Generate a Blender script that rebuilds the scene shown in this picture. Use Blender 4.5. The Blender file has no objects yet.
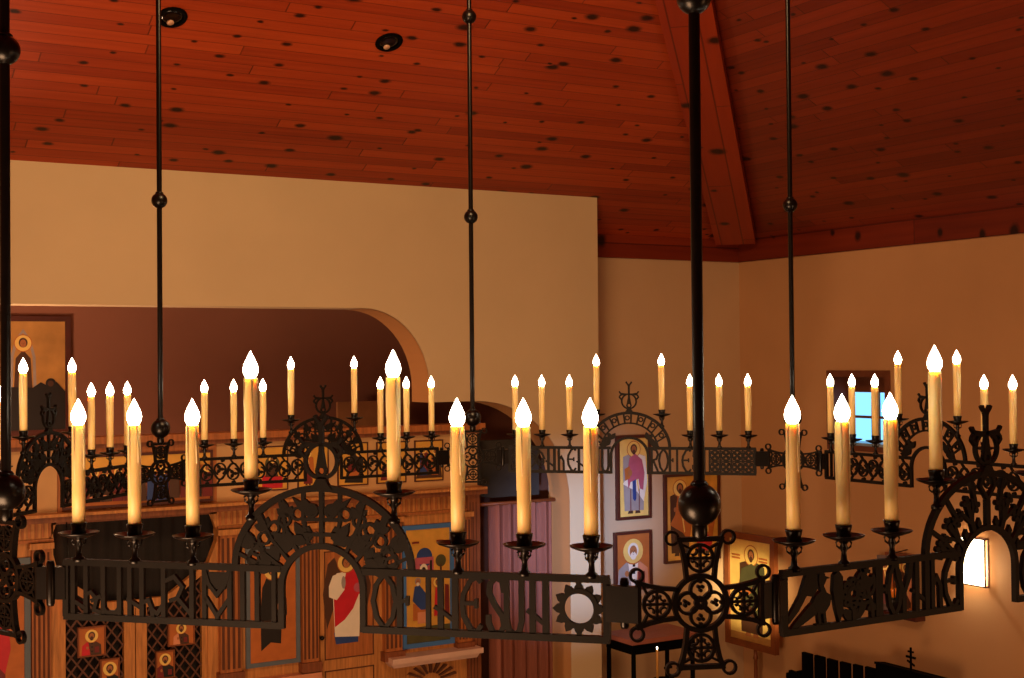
import bpy, math, random
from mathutils import Vector
from math import pi, sin, cos, tan, atan2, sqrt, radians, hypot
random.seed(7)
sc = bpy.context.scene
C = sc.collection

# ------------------------------------------------------------------ camera (church frame: X along the icon screen, Y towards it)
F_PX, PITCH, ROLL, YAW = 1342.16, 0.0153, -0.0091, 0.5317
H = 4.0                                   # eye height in the choir loft

def ray(x, y):
    a, b = x - 512, y - 339
    det = 1 + ROLL * ROLL
    u = (a + ROLL * b) / det
    v = (b - ROLL * a) / det
    xx, d2, z2 = u / F_PX, 1.0, -v / F_PX
    c, s = cos(PITCH), sin(PITCH)
    d = d2 * c - z2 * s
    z = d2 * s + z2 * c
    cy, sy = cos(YAW), sin(YAW)
    return Vector((xx * cy + d * sy, -xx * sy + d * cy, z))

def onY(x, y, Y):
    r = ray(x, y)
    r = r * (Y / r.y)
    return Vector((r.x, r.y, r.z + H))

def onX(x, y, X):
    r = ray(x, y)
    r = r * (X / r.x)
    return Vector((r.x, r.y, r.z + H))

# ------------------------------------------------------------------ materials
def lin(h):
    h = h.lstrip('#')
    o = []
    for i in (0, 2, 4):
        c = int(h[i:i + 2], 16) / 255
        o.append(c / 12.92 if c <= 0.04045 else ((c + 0.055) / 1.055) ** 2.4)
    return (*o, 1)

MATS = {}


def mat(name, col, rough=0.6, metal=0.0, vary=0.12, scale=8.0, emis=None, strength=0.0, stretch=(1, 1, 1), bump=0.0, sss=0.0, alpha=1.0):
    """procedural principled material: colour broken up by stretched noise"""
    if name in MATS:
        return MATS[name]
    m = bpy.data.materials.new(name)
    m.use_nodes = True
    nt = m.node_tree
    b = nt.nodes['Principled BSDF']
    c = lin(col) if isinstance(col, str) else (*col, 1)
    tc = nt.nodes.new('ShaderNodeTexCoord')
    mp = nt.nodes.new('ShaderNodeMapping')
    mp.inputs['Scale'].default_value = stretch
    nz = nt.nodes.new('ShaderNodeTexNoise')
    nz.inputs['Scale'].default_value = scale
    nz.inputs['Detail'].default_value = 4
    rp = nt.nodes.new('ShaderNodeValToRGB')
    rp.color_ramp.elements[0].position = 0.3
    rp.color_ramp.elements[1].position = 0.72
    rp.color_ramp.elements[0].color = tuple(max(0, k * (1 - vary)) for k in c[:3]) + (1,)
    rp.color_ramp.elements[1].color = tuple(min(1, k * (1 + vary)) for k in c[:3]) + (1,)
    nt.links.new(tc.outputs['Object'], mp.inputs['Vector'])
    nt.links.new(mp.outputs['Vector'], nz.inputs['Vector'])
    nt.links.new(nz.outputs['Fac'], rp.inputs['Fac'])
    nt.links.new(rp.outputs['Color'], b.inputs['Base Color'])
    b.inputs['Roughness'].default_value = rough
    b.inputs['Metallic'].default_value = metal
    if bump:
        bp = nt.nodes.new('ShaderNodeBump')
        bp.inputs['Strength'].default_value = bump
        bp.inputs['Distance'].default_value = 0.01
        nt.links.new(nz.outputs['Fac'], bp.inputs['Height'])
        nt.links.new(bp.outputs['Normal'], b.inputs['Normal'])
    if sss:
        b.inputs['Subsurface Weight'].default_value = sss
        b.inputs['Subsurface Radius'].default_value = (0.05, 0.03, 0.012)
        b.inputs['Subsurface Scale'].default_value = 1.0
    if emis:
        b.inputs['Emission Color'].default_value = lin(emis)
        b.inputs['Emission Strength'].default_value = strength
    MATS[name] = m
    return m

def cedar(name, dark, light, gain=1.0):
    """knotty boards: UV u runs along the boards, v across them, in metres"""
    m = bpy.data.materials.new(name)
    m.use_nodes = True
    nt = m.node_tree
    N, L = nt.nodes, nt.links
    b = N['Principled BSDF']
    uv = N.new('ShaderNodeUVMap')
    uv.uv_map = 'UVMap'
    sp = N.new('ShaderNodeSeparateXYZ')
    L.new(uv.outputs['UV'], sp.inputs[0])

    def math_(op, a, bb=None, cc=None):
        n = N.new('ShaderNodeMath')
        n.operation = op
        for i, q in enumerate((a, bb, cc)):
            if q is None:
                continue
            if isinstance(q, (int, float)):
                n.inputs[i].default_value = q
            else:
                L.new(q, n.inputs[i])
        return n.outputs[0]
    U, Vv = sp.outputs['X'], sp.outputs['Y']
    W = 0.115
    vs = math_('DIVIDE', Vv, W)
    row = math_('FLOOR', vs)
    fr = math_('FRACT', vs)
    w1 = N.new('ShaderNodeTexWhiteNoise')
    w1.noise_dimensions = '1D'
    L.new(row, w1.inputs['W'])
    us = math_('ADD', math_('DIVIDE', U, 3.1), math_('MULTIPLY', w1.outputs['Value'], 9.0))
    col = math_('FLOOR', us)
    w2 = N.new('ShaderNodeTexWhiteNoise')
    w2.noise_dimensions = '2D'
    cb = N.new('ShaderNodeCombineXYZ')
    L.new(row, cb.inputs[0])
    L.new(col, cb.inputs[1])
    L.new(cb.outputs[0], w2.inputs['Vector'])
    # grain
    cg = N.new('ShaderNodeCombineXYZ')
    L.new(math_('MULTIPLY', U, 0.9), cg.inputs[0])
    L.new(math_('ADD', math_('MULTIPLY', Vv, 30.0), math_('MULTIPLY', w2.outputs['Value'], 40)), cg.inputs[1])
    ng = N.new('ShaderNodeTexNoise')
    ng.inputs['Scale'].default_value = 1.0
    ng.inputs['Detail'].default_value = 5
    L.new(cg.outputs[0], ng.inputs['Vector'])
    t = math_('ADD', math_('MULTIPLY', w2.outputs['Value'], 0.4), math_('MULTIPLY', ng.outputs['Fac'], 0.7))
    rp = N.new('ShaderNodeValToRGB')
    e = rp.color_ramp.elements
    e[0].position, e[0].color = 0.12, lin(dark)
    e[1].position, e[1].color = 0.95, lin(light)
    L.new(t, rp.inputs['Fac'])
    # knots
    ck = N.new('ShaderNodeCombineXYZ')
    L.new(math_('MULTIPLY', U, 2.0), ck.inputs[0])
    L.new(math_('MULTIPLY', Vv, 3.6), ck.inputs[1])
    nw = N.new('ShaderNodeTexNoise')
    nw.inputs['Scale'].default_value = 6.0
    L.new(ck.outputs[0], nw.inputs['Vector'])
    vadd = N.new('ShaderNodeMix')
    vadd.data_type = 'VECTOR'
    vadd.inputs['Factor'].default_value = 0.06
    L.new(ck.outputs[0], vadd.inputs[4])
    L.new(nw.outputs['Color'], vadd.inputs[5])
    vo = N.new('ShaderNodeTexVoronoi')
    vo.voronoi_dimensions = '2D'
    vo.inputs['Scale'].default_value = 1.0
    L.new(vadd.outputs[1], vo.inputs['Vector'])
    sk = N.new('ShaderNodeSeparateColor')
    L.new(vo.outputs['Color'], sk.inputs[0])
    size = math_('ADD', 0.05, math_('MULTIPLY', math_('POWER', sk.outputs[0], 2.0), 0.10))
    d = math_('DIVIDE', vo.outputs['Distance'], size)
    kf = N.new('ShaderNodeMapRange')
    kf.inputs['From Min'].default_value = 0.55
    kf.inputs['From Max'].default_value = 1.3
    kf.inputs['To Min'].default_value = 0.96
    kf.inputs['To Max'].default_value = 0.0
    L.new(d, kf.inputs['Value'])
    mk = N.new('ShaderNodeMix')
    mk.data_type = 'RGBA'
    L.new(kf.outputs[0], mk.inputs['Factor'])
    L.new(rp.outputs['Color'], mk.inputs[6])
    mk.inputs[7].default_value = lin('1d0703')
    # board joints
    jl = math_('LESS_THAN', math_('ABSOLUTE', math_('SUBTRACT', fr, 0.5)), 0.47)
    je = math_('GREATER_THAN', math_('FRACT', us), 0.004)
    jj = math_('ADD', 0.45, math_('MULTIPLY', math_('MULTIPLY', jl, je), 0.55))
    mj = N.new('ShaderNodeMix')
    mj.data_type = 'RGBA'
    mj.blend_type = 'MULTIPLY'
    mj.inputs['Factor'].default_value = 1.0
    L.new(mk.outputs[2], mj.inputs[6])
    cj = N.new('ShaderNodeCombineXYZ')
    for i in range(3):
        L.new(jj, cj.inputs[i])
    L.new(cj.outputs[0], mj.inputs[7])
    L.new(mj.outputs[2], b.inputs['Base Color'])
    b.inputs['Roughness'].default_value = 0.42
    b.inputs['Specular IOR Level'].default_value = 0.35
    bp = N.new('ShaderNodeBump')
    bp.inputs['Strength'].default_value = 0.25
    bp.inputs['Distance'].default_value = 0.01
    L.new(jj, bp.inputs['Height'])
    L.new(bp.outputs['Normal'], b.inputs['Normal'])
    MATS[name] = m
    return m

WOOD = dict(vary=0.30, scale=3.0, stretch=(14, 14, 1.2))
M_IRON = mat('bronzed_iron', '0e0906', 0.5, 0.3, 0.35, 22)
M_IRONB = mat('black_iron', '110c0a', 0.30, 0.5, 0.25, 20)
for _m in (M_IRON, M_IRONB):
    _m.node_tree.nodes['Principled BSDF'].inputs['Specular IOR Level'].default_value = 0.22 if _m is M_IRON else 0.5
M_WAX = mat('candle_wax', 'e9c987', 0.45, 0, 0.07, 5, sss=0.35, stretch=(3, 3, .8))
M_FLAME = mat('flame_glow', 'ffffff', 0.4, 0, 0.02, 5, emis='fff0d0', strength=26)
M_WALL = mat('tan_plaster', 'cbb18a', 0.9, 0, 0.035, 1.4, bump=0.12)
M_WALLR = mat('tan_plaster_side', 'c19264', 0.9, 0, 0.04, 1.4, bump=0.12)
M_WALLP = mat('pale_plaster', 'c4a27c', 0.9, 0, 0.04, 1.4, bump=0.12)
M_WALLD = mat('dim_plaster', '8a5b48', 0.92, 0, 0.05, 1.4)  # tan plaster with the sanctuary's dimness put into the colour
M_JAMB = mat('jamb_plaster', 'b07c48', 0.9, 0, 0.05, 1.4)
M_FLOOR = mat('floor_stone', '5e4a3a', 0.6, 0, 0.15, 3)
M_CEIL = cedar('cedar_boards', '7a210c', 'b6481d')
M_CEIL_SHADE = cedar('cedar_boards_shaded', '5a190a', '8a3114')  # same cedar in a darker tone: shade put into the colour
M_BEAM = cedar('cedar_beam', '7a2209', '9c3412')
M_OAK = mat('oak', 'b87a40', 0.5, 0, **WOOD)
M_OAKD = mat('oak_dark', '7d4526', 0.5, 0, **WOOD)
M_OAKR = mat('oak_red', 'a4602f', 0.5, 0, **WOOD)
M_TANB = mat('tan_board', 'c79a66', 0.6, 0, 0.08, 4)
M_PINK = mat('pale_ledge', 'd8b3a0', 0.5, 0, 0.08, 6)
M_GROOVE = mat('groove', '5a3018', 0.8, 0, 0.1)
M_BLACK = mat('near_black', '060404', 0.85, 0, 0.2)
M_BLACK.node_tree.nodes['Principled BSDF'].inputs['Specular IOR Level'].default_value = 0.05
M_DCLOTH = mat('dark_cloth', '17100e', 0.9, 0, 0.2, 9)
M_CURT = mat('curtain_cloth', '844a38', 0.85, 0, 0.12, 9, stretch=(6, 6, .5))
M_FRAMEK = mat('frame_dark', '4a1c12', 0.45, 0, 0.2, 8)
M_FRAMEB = mat('frame_brown', '7a3f1c', 0.45, 0, 0.2, 8)
M_BLUE = mat('frame_blue', '3d6fae', 0.5, 0, 0.08, 8)
M_GREYB = mat('frame_greyblue', '5a6672', 0.5, 0, 0.08, 8)
M_GOLD = mat('gold_leaf', 'e0aa4c', 0.38, 0.25, 0.14, 7)
M_GOLDB = mat('gold_bright', 'f0cd72', 0.35, 0.2, 0.08, 9)
M_GOLDD = mat('gold_dim', 'b98a4a', 0.45, 0.15, 0.2, 4)
M_OCHRE = mat('paint_ochre', 'b5652a', 0.6, 0, 0.12)
M_RED = mat('paint_red', 'c0182a', 0.5, 0, 0.12)
M_ROSE = mat('paint_rose', 'b0566a', 0.5, 0, 0.14)
M_DRED = mat('paint_dark_red', '6e1c1c', 0.5, 0, 0.12)
M_WHITE = mat('paint_white', 'e6dccb', 0.5, 0, 0.06)
M_PBLUE = mat('paint_blue', '24407e', 0.5, 0, 0.14)
M_PGREEN = mat('paint_olive', '4a4a2c', 0.5, 0, 0.14)
M_PBROWN = mat('paint_brown', '4a2c1c', 0.5, 0, 0.14)
M_PDARK = mat('paint_dark', '15100f', 0.6, 0, 0.14)
M_SKIN = mat('paint_flesh', 'a8683c', 0.6, 0, 0.08)
M_GREY = mat('paint_grey', '9a8f8a', 0.6, 0, 0.1)
M_PEACH = mat('paint_peach', 'd08a66', 0.6, 0, 0.1)
M_LATT = mat('lattice', '5a3320', 0.6, 0, 0.12)
M_SHADE = mat('sconce_paper', 'fff4dc', 0.6, 0, 0.02, 8, emis='ffe6b4', strength=9.0)
M_TRED = mat('red_glass', 'c01020', 0.2, 0, 0.05, 8, emis='ff2038', strength=1.2)
M_AMBER = mat('amber_glass', 'c86018', 0.2, 0, 0.05, 8, emis='ff8020', strength=0.12)
M_WIN = mat('window_timber', '6b3a22', 0.6, 0, 0.2, 6)
M_TABLE = mat('table_top', '9a5a46', 0.5, 0, 0.1, 6)

def glass():
    m = bpy.data.materials.new('window_glass')
    m.use_nodes = True
    b = m.node_tree.nodes['Principled BSDF']
    b.inputs['Base Color'].default_value = (0.75, 0.93, 1, 1)
    b.inputs['Transmission Weight'].default_value = 1.0
    b.inputs['IOR'].default_value = 1.02
    b.inputs['Roughness'].default_value = 0.12
    nz = m.node_tree.nodes.new('ShaderNodeTexNoise')
    nz.inputs['Scale'].default_value = 9
    bp = m.node_tree.nodes.new('ShaderNodeBump')
    bp.inputs['Strength'].default_value = 0.2
    m.node_tree.links.new(nz.outputs['Fac'], bp.inputs['Height'])
    m.node_tree.links.new(bp.outputs['Normal'], b.inputs['Normal'])
    return m
M_GLASS = glass()

# ------------------------------------------------------------------ mesh builder
class MB:
    def __init__(s):
        s.v, s.f, s.m, s.sm, s.mats = [], [], [], [], []
        s.layer = 0
        s.cnt = 0

    def mi(s, m):
        if m not in s.mats:
            s.mats.append(m)
        return s.mats.index(m)

    def add(s, vs, fs, m, smooth=False):
        o, k = len(s.v), s.mi(m)
        s.v += [tuple(p) for p in vs]
        for f in fs:
            s.f.append([i + o for i in f])
            s.m.append(k)
            s.sm.append(smooth)
        return s

    def box(s, x0, x1, y0, y1, z0, z1, m):
        vs = [(x, y, z) for x in (x0, x1) for y in (y0, y1) for z in (z0, z1)]
        return s.add(vs, [(0, 1, 3, 2), (4, 6, 7, 5), (0, 4, 5, 1), (2, 3, 7, 6), (0, 2, 6, 4), (1, 5, 7, 3)], m)

    def prism(s, pts, y0, y1, m):
        """polygon in the x-z plane, extruded along y"""
        a = sum(p[0] * q[1] - q[0] * p[1] for p, q in zip(pts, pts[1:] + pts[:1]))
        if a < 0:
            pts = pts[::-1]
        if (y0, y1) == (-.006, .006):       # lapped pieces differ a little in thickness
            s.cnt += 1
            y0, y1 = -.0052 - .00035 * (s.cnt % 7), .0052 + .00035 * (s.cnt % 7)
        n = len(pts)
        vs = [(x, y0, z) for x, z in pts] + [(x, y1, z) for x, z in pts]
        fs = [tuple(range(n)), tuple(range(2 * n - 1, n - 1, -1))]
        fs += [(i, i + n, (i + 1) % n + n, (i + 1) % n) for i in range(n)]
        return s.add(vs, fs, m)

    def ribbon(s, pts, w, m, d=0.012, closed=False, y=0.0):
        """flat bar of width w following a polyline in the x-z plane"""
        n = len(pts)
        s.cnt += 1
        d += .0005 * (s.cnt % 7)
        L, Rr = [], []
        for i, p in enumerate(pts):
            a = pts[i - 1] if (i or closed) else p
            b = pts[(i + 1) % n] if (i < n - 1 or closed) else p
            t1 = Vector((p[0] - a[0], p[1] - a[1]))
            t2 = Vector((b[0] - p[0], b[1] - p[1]))
            if t1.length < 1e-9:
                t1 = t2
            if t2.length < 1e-9:
                t2 = t1
            t1.normalize()
            t2.normalize()
            t = t1 + t2
            if t.length < 0.2:
                t = t1
            t.normalize()
            nn = Vector((-t.y, t.x))
            k = w / 2 / max(0.5, nn.dot(Vector((-t1.y, t1.x))))
            L.append((p[0] + nn.x * k, p[1] + nn.y * k))
            Rr.append((p[0] - nn.x * k, p[1] - nn.y * k))
        y0, y1 = y - d / 2, y + d / 2
        vs = []
        for i in range(n):
            vs += [(L[i][0], y0, L[i][1]), (Rr[i][0], y0, Rr[i][1]), (Rr[i][0], y1, Rr[i][1]), (L[i][0], y1, L[i][1])]
        fs = []
        for i in range(n if closed else n - 1):
            a, b = 4 * i, 4 * ((i + 1) % n)
            for k in range(4):
                fs.append((a + k, a + (k + 1) % 4, b + (k + 1) % 4, b + k))
        if not closed:
            fs += [(3, 2, 1, 0), (4 * n - 4, 4 * n - 3, 4 * n - 2, 4 * n - 1)]
        return s.add(vs, fs, m)

    def ring(s, cx, cz, r, w, m, d=0.012, n=20, y=0.0):
        return s.ribbon([(cx + r * cos(2 * pi * i / n), cz + r * sin(2 * pi * i / n)) for i in range(n)], w, m, d, True, y)

    def lathe(s, prof, m, n=20, o=(0, 0, 0), smooth=True):
        """profile [(r, z)] turned about the z axis"""
        vs, fs = [], []
        for r, z in prof:
            for i in range(n):
                a = 2 * pi * i / n
                vs.append((o[0] + r * cos(a), o[1] + r * sin(a), o[2] + z))
        for j in range(len(prof) - 1):
            for i in range(n):
                fs.append((j * n + i, j * n + (i + 1) % n, (j + 1) * n + (i + 1) % n, (j + 1) * n + i))
        fs.append(tuple(range(n - 1, -1, -1)))
        fs.append(tuple((len(prof) - 1) * n + i for i in range(n)))
        return s.add(vs, fs, m, smooth)

    def ball(s, r, m, o=(0, 0, 0), n=24, k=14):
        return s.lathe([(max(1e-4, r * sin(pi * i / k)), -r * cos(pi * i / k)) for i in range(k + 1)], m, n, o)

    def tube(s, pts, r, m, n=8):
        pts = [Vector(p) for p in pts]
        vs, fs = [], []
        for i, p in enumerate(pts):
            t = (pts[min(i + 1, len(pts) - 1)] - pts[max(i - 1, 0)]).normalized()
            u = t.cross(Vector((0, 0, 1)))
            if u.length < 1e-3:
                u = Vector((1, 0, 0))
            u.normalize()
            w = t.cross(u)
            rr = r[i] if isinstance(r, (list, tuple)) else r
            for k in range(n):
                a = 2 * pi * k / n
                vs.append(p + u * rr * cos(a) + w * rr * sin(a))
        for i in range(len(pts) - 1):
            for k in range(n):
                fs.append((i * n + k, (i + 1) * n + k, (i + 1) * n + (k + 1) % n, i * n + (k + 1) % n))
        fs.append(tuple(range(n)))
        fs.append(tuple((len(pts) - 1) * n + k for k in range(n - 1, -1, -1)))
        return s.add(vs, fs, m, True)

    # flat painting shapes: each a hair in front of the last
    def poly(s, m, pts):
        s.layer += 1
        y = -0.0007 * s.layer
        a = sum(p[0] * q[1] - q[0] * p[1] for p, q in zip(pts, pts[1:] + pts[:1]))
        if a < 0:
            pts = pts[::-1]
        return s.add([(x, y, z) for x, z in pts], [tuple(range(len(pts)))], m)

    def oval(s, m, cx, cz, rx, rz=None, n=20):
        rz = rz or rx
        return s.poly(m, [(cx + rx * cos(2 * pi * i / n), cz + rz * sin(2 * pi * i / n)) for i in range(n)])

    def build(s, name, parent=None, loc=(0, 0, 0), rz=0.0):
        me = bpy.data.meshes.new(name)
        me.from_pydata(s.v, [], s.f)
        for m in s.mats:
            me.materials.append(m)
        me.polygons.foreach_set('material_index', s.m)
        me.polygons.foreach_set('use_smooth', s.sm)
        me.update()
        o = bpy.data.objects.new(name, me)
        C.objects.link(o)
        o.location = loc
        o.rotation_euler = (0, 0, rz)
        o.parent = parent
        return o

def tag(o, label=None, cat=None, group=None, kind=None):
    for k, v in (('label', label), ('category', cat), ('group', group), ('kind', kind)):
        if v:
            o[k] = v
    return o

def empty(name, loc, rz=0.0, label=None, cat=None, group=None):
    o = bpy.data.objects.new(name, None)
    o.empty_display_size = 0.1
    C.objects.link(o)
    o.location = loc
    o.rotation_euler = (0, 0, rz)
    return tag(o, label, cat, group)

def arc(cx, cz, rx, rz, a0, a1, n=14):
    return [(cx + rx * cos(radians(a0 + (a1 - a0) * i / n)), cz + rz * sin(radians(a0 + (a1 - a0) * i / n))) for i in range(n + 1)]

# ================================================================== ROOM
CX, CY = 3.16, 5.16                        # nave centre, also the chandelier's
HALF = 7.5
XL, XR, YF, YB = CX - HALF, CX + HALF, CY - HALF, CY + HALF
EAVE, SLOPE = H + 1.41, 0.5
APEX = EAVE + SLOPE * HALF
Y1 = 12.0                                  # face of the icon-screen wall

def roof(x, y):
    return EAVE + SLOPE * (HALF - max(abs(x - CX), abs(y - CY)))

def struct(mb, name):
    return tag(mb.build(name), kind='structure')

struct(MB().box(XL - .3, XR + .3, YF - .3, 16.6, -.2, 0, M_FLOOR), 'floor')
# the wall with the stepped, round-cornered opening
half = [(CX + 2.22, H + .515)] + arc(CX + 2.22, H - .28, .72, .795, 90, 0)[1:] + [(CX + 2.94, H - .42), (CX + 3.46, H - .42)] \
    + arc(CX + 3.46, H - 1.5, 1.135, 1.08, 90, 0)[1:] + [(CX + 4.595, 0)]
mirror = [(2 * CX - x, z) for x, z in half][::-1]
outl = [(CX - 4.98, 0), (CX - 4.98, H + 1.80), (CX + 4.98, H + 1.80), (CX + 4.98, 0)] + half[::-1] + mirror[::-1]
wb = MB()
wb.prism(outl, Y1, Y1 + .4, M_WALL)
for i in range(len(half) - 1):              # warm jamb lining just proud of the opening edge
    for (a, b) in ((half[i], half[i + 1]), (mirror[i], mirror[i + 1])):
        ia, ib = (a[0] + (.004 if a[0] < CX else -.004), a[1] - .004), (b[0] + (.004 if b[0] < CX else -.004), b[1] - .004)
        wb.add([(ia[0], Y1 + .004, ia[1]), (ib[0], Y1 + .004, ib[1]), (ib[0], Y1 + .4, ib[1]), (ia[0], Y1 + .4, ia[1])], [(0, 1, 2, 3)], M_JAMB)
wb.box(CX + 4.74, CX + 4.98, Y1 + .4, YB, 0, H + 1.6, M_WALL)
wb.box(CX - 4.98, CX - 4.74, Y1 + .4, YB, 0, H + 1.6, M_WALL)
# keep lining off the wall faces by shrinking it inward a hair
struct(wb, 'wall_back')
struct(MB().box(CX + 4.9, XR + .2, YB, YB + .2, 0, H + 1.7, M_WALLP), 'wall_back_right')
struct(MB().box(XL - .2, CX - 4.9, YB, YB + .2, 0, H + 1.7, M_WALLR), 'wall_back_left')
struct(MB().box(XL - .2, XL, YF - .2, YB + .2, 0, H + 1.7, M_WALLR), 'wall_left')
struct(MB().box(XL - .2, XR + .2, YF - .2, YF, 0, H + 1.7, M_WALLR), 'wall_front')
# sanctuary behind the opening
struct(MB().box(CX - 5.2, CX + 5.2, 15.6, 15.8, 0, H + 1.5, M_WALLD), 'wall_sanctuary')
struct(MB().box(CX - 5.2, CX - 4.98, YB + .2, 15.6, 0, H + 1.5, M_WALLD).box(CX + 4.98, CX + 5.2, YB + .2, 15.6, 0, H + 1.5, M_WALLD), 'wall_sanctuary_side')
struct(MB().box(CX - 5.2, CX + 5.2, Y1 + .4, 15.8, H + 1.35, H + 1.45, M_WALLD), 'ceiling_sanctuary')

# right wall with a window hole
wq = [onX(828, 371, XR), onX(891, 370, XR), onX(891, 453, XR), onX(828, 449, XR)]
wy0, wy1 = (wq[1].y + wq[2].y) / 2, (wq[0].y + wq[3].y) / 2
wz1, wz0 = (wq[0].z + wq[1].z) / 2, (wq[2].z + wq[3].z) / 2
wr = MB()
T = .35
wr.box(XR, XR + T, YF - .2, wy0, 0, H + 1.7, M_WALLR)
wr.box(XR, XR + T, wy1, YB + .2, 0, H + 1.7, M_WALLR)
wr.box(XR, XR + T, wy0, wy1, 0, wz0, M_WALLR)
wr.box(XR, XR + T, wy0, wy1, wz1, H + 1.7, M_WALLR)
struct(wr, 'wall_right')
# window: deep timber reveal, sash with two lights of two panes
wd = MB()
e = .07
for (a, b, c, d) in ((wy0, wy1, wz1 - e, wz1), (wy0, wy1, wz0, wz0 + e), (wy0, wy0 + e, wz0 + e, wz1 - e), (wy1 - e, wy1, wz0 + e, wz1 - e)):
    wd.box(XR - .02, XR + T, a, b, c, d, M_WIN)
win = tag(wd.build('window_1'), kind='structure')
sash = MB()
sx = XR + .26
iy0, iy1, iz0, iz1 = wy0 + e, wy1 - e, wz0 + e, wz1 - e - .16
sash.box(sx - .03, sx + .05, iy0, iy1, iz1, wz1 - e, M_WIN)
for k in range(3):
    yy = iy0 + (iy1 - iy0) * k / 2
    wdt = .05 if k == 1 else .045
    sash.box(sx - .02, sx + .02, yy - wdt, yy + wdt, iz0, iz1, M_WIN)
for zz in (iz0, (iz0 + iz1) / 2, iz1):
    sash.box(sx - .02, sx + .02, iy0, iy1, zz - .014, zz + .014, M_WIN)
sash.build('window_sash', win)
MB().box(sx - .004, sx + .004, iy0, iy1, iz0, iz1, M_GLASS).build('pane', win)
MB().box(XR - .03, XR + T - .1, wy0 + e, wy1 - e, wz0 + e - .01, wz0 + e + .02, mat('window_sill', '8aa2b8', .3)).build('sill', win)

# the four cedar slopes
def slope_mesh(name, a, b, m):
    me = bpy.data.meshes.new(name)
    A, B, P = Vector((*a, EAVE)), Vector((*b, EAVE)), Vector((CX, CY, APEX))
    me.from_pydata([A, B, P], [], [(0, 1, 2)])
    uvl = me.uv_layers.new(name='UVMap')
    t = (B - A).normalized()
    mid = (A + B) / 2
    s_ = (P - mid).normalized()
    for lp in me.loops:
        q = me.vertices[lp.vertex_index].co - A
        uvl.data[lp.index].uv = (q.dot(t) + 50, q.dot(s_) + 30)
    me.materials.append(m)
    o = bpy.data.objects.new(name, me)
    C.objects.link(o)
    tag(o, kind='structure')
    return o
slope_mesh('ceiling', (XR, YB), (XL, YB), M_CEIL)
slope_mesh('ceiling', (XR, YF), (XR, YB), M_CEIL_SHADE)
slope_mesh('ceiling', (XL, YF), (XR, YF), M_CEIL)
slope_mesh('ceiling', (XL, YB), (XL, YF), M_CEIL_SHADE)

def uvbox(name, verts, faces, m, axis):
    me = bpy.data.meshes.new(name)
    me.from_pydata(verts, [], faces)
    uvl = me.uv_layers.new(name='UVMap')
    ax = Vector(axis).normalized()
    for p in me.polygons:
        n = p.normal
        o_ = n.cross(ax)
        for li in p.loop_indices:
            q = me.vertices[me.loops[li].vertex_index].co
            uvl.data[li].uv = (q.dot(ax) + 20, q.dot(o_) * .45 + 20.03)
    me.materials.append(m)
    o = bpy.data.objects.new(name, me)
    C.objects.link(o)
    return tag(o, kind='structure')

BOXF = [(0, 1, 3, 2), (4, 6, 7, 5), (0, 4, 5, 1), (2, 3, 7, 6), (0, 2, 6, 4), (1, 5, 7, 3)]
for i, (sx_, sy_) in enumerate(((1, 1), (-1, 1), (1, -1), (-1, -1))):
    lo = Vector((CX + sx_ * (HALF - .3), CY + sy_ * (HALF - .3), EAVE + .13))
    hi = Vector((CX, CY, APEX))
    ax = (hi - lo).normalized()
    w = Vector((-sy_, sx_, 0)).normalized() * .235
    up = Vector((0, 0, 1))
    vs = []
    for base in (lo, hi):
        for sw in (-1, 1):
            for dz in (-.20, .05):
                vs.append(base + w * sw + up * dz)
    uvbox('trim_%d' % (i + 1), vs, BOXF, M_BEAM, ax)
# frieze boards at the eaves
zf0, zf1 = H + 1.155, EAVE + .01
for i, (x0, x1, y0, y1) in enumerate(((CX + 4.98, XR, YB - .03, YB), (XR - .03, XR, YF, YB), (XL, CX - 4.98, YB - .03, YB), (XL, XL + .03, YF, YB))):
    vs = [(x, y, z) for x in (x0, x1) for y in (y0, y1) for z in (zf0, zf1)]
    uvbox('trim_%d' % (i + 5), vs, BOXF, M_CEIL_SHADE, (1, 0, 0) if x1 - x0 > 1 else (0, 1, 0))

# recessed can lights on the back slope
def can_light(px, py, label):
    r = ray(px, py)
    # z = EAVE-H + SLOPE*(YB - y)
    t = (EAVE - H + SLOPE * YB) / (r.z + SLOPE * r.y)
    p = r * t
    o = empty('recessed_light', (p.x, p.y, p.z + H), 0, label, 'ceiling light', 'recessed ceiling lights')
    o.rotation_euler = (-math.atan(SLOPE), 0, 0)
    rg = MB()
    n = 28
    rg.lathe([(.085, .004), (.088, -.012), (.112, -.014), (.118, -.006), (.118, .004)], M_BLACK, n)
    rg.build('trim_ring', o)
    MB().lathe([(.0005, -.004), (.05, -.006), (.086, -.008), (.086, .004)], mat('can_dark', '0a0605', .15), n).build('lamp_recess', o)
    lg = MB()
    lg.lathe([(.0005, 0), (.028, 0), (.028, -.008), (.0005, -.010)], mat('can_lens', 'd0a080', .2), 12, (0, .055, -.006))
    lg.build('lens', o)
can_light(172, 17, 'black recessed ceiling light beside the second hanging rod, left one')
can_light(389, 42, 'black recessed ceiling light on open cedar boards, right one of two')

# ================================================================== CHANDELIER
RAD = 2.7
ZC = H - .612
Vx = [Vector((CX + RAD * cos(pi / 8 + k * pi / 4), CY + RAD * sin(pi / 8 + k * pi / 4), 0)) for k in range(8)]
chand = empty('chandelier', (CX, CY, ZC), 0, 'large octagonal wrought-iron church chandelier with pierced lettered panels hung on long rods', 'chandelier')
LOC0 = Vector((CX, CY, ZC))
PB = H - .71 - ZC                          # panel bottom, relative
PH = .154

M = M_IRON
BW = .0125                                 # bar width

def bar(mb, t, z0=0.0, z1=PH, w=BW):
    mb.ribbon([(t, z0), (t, z1)], w, M)

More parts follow.
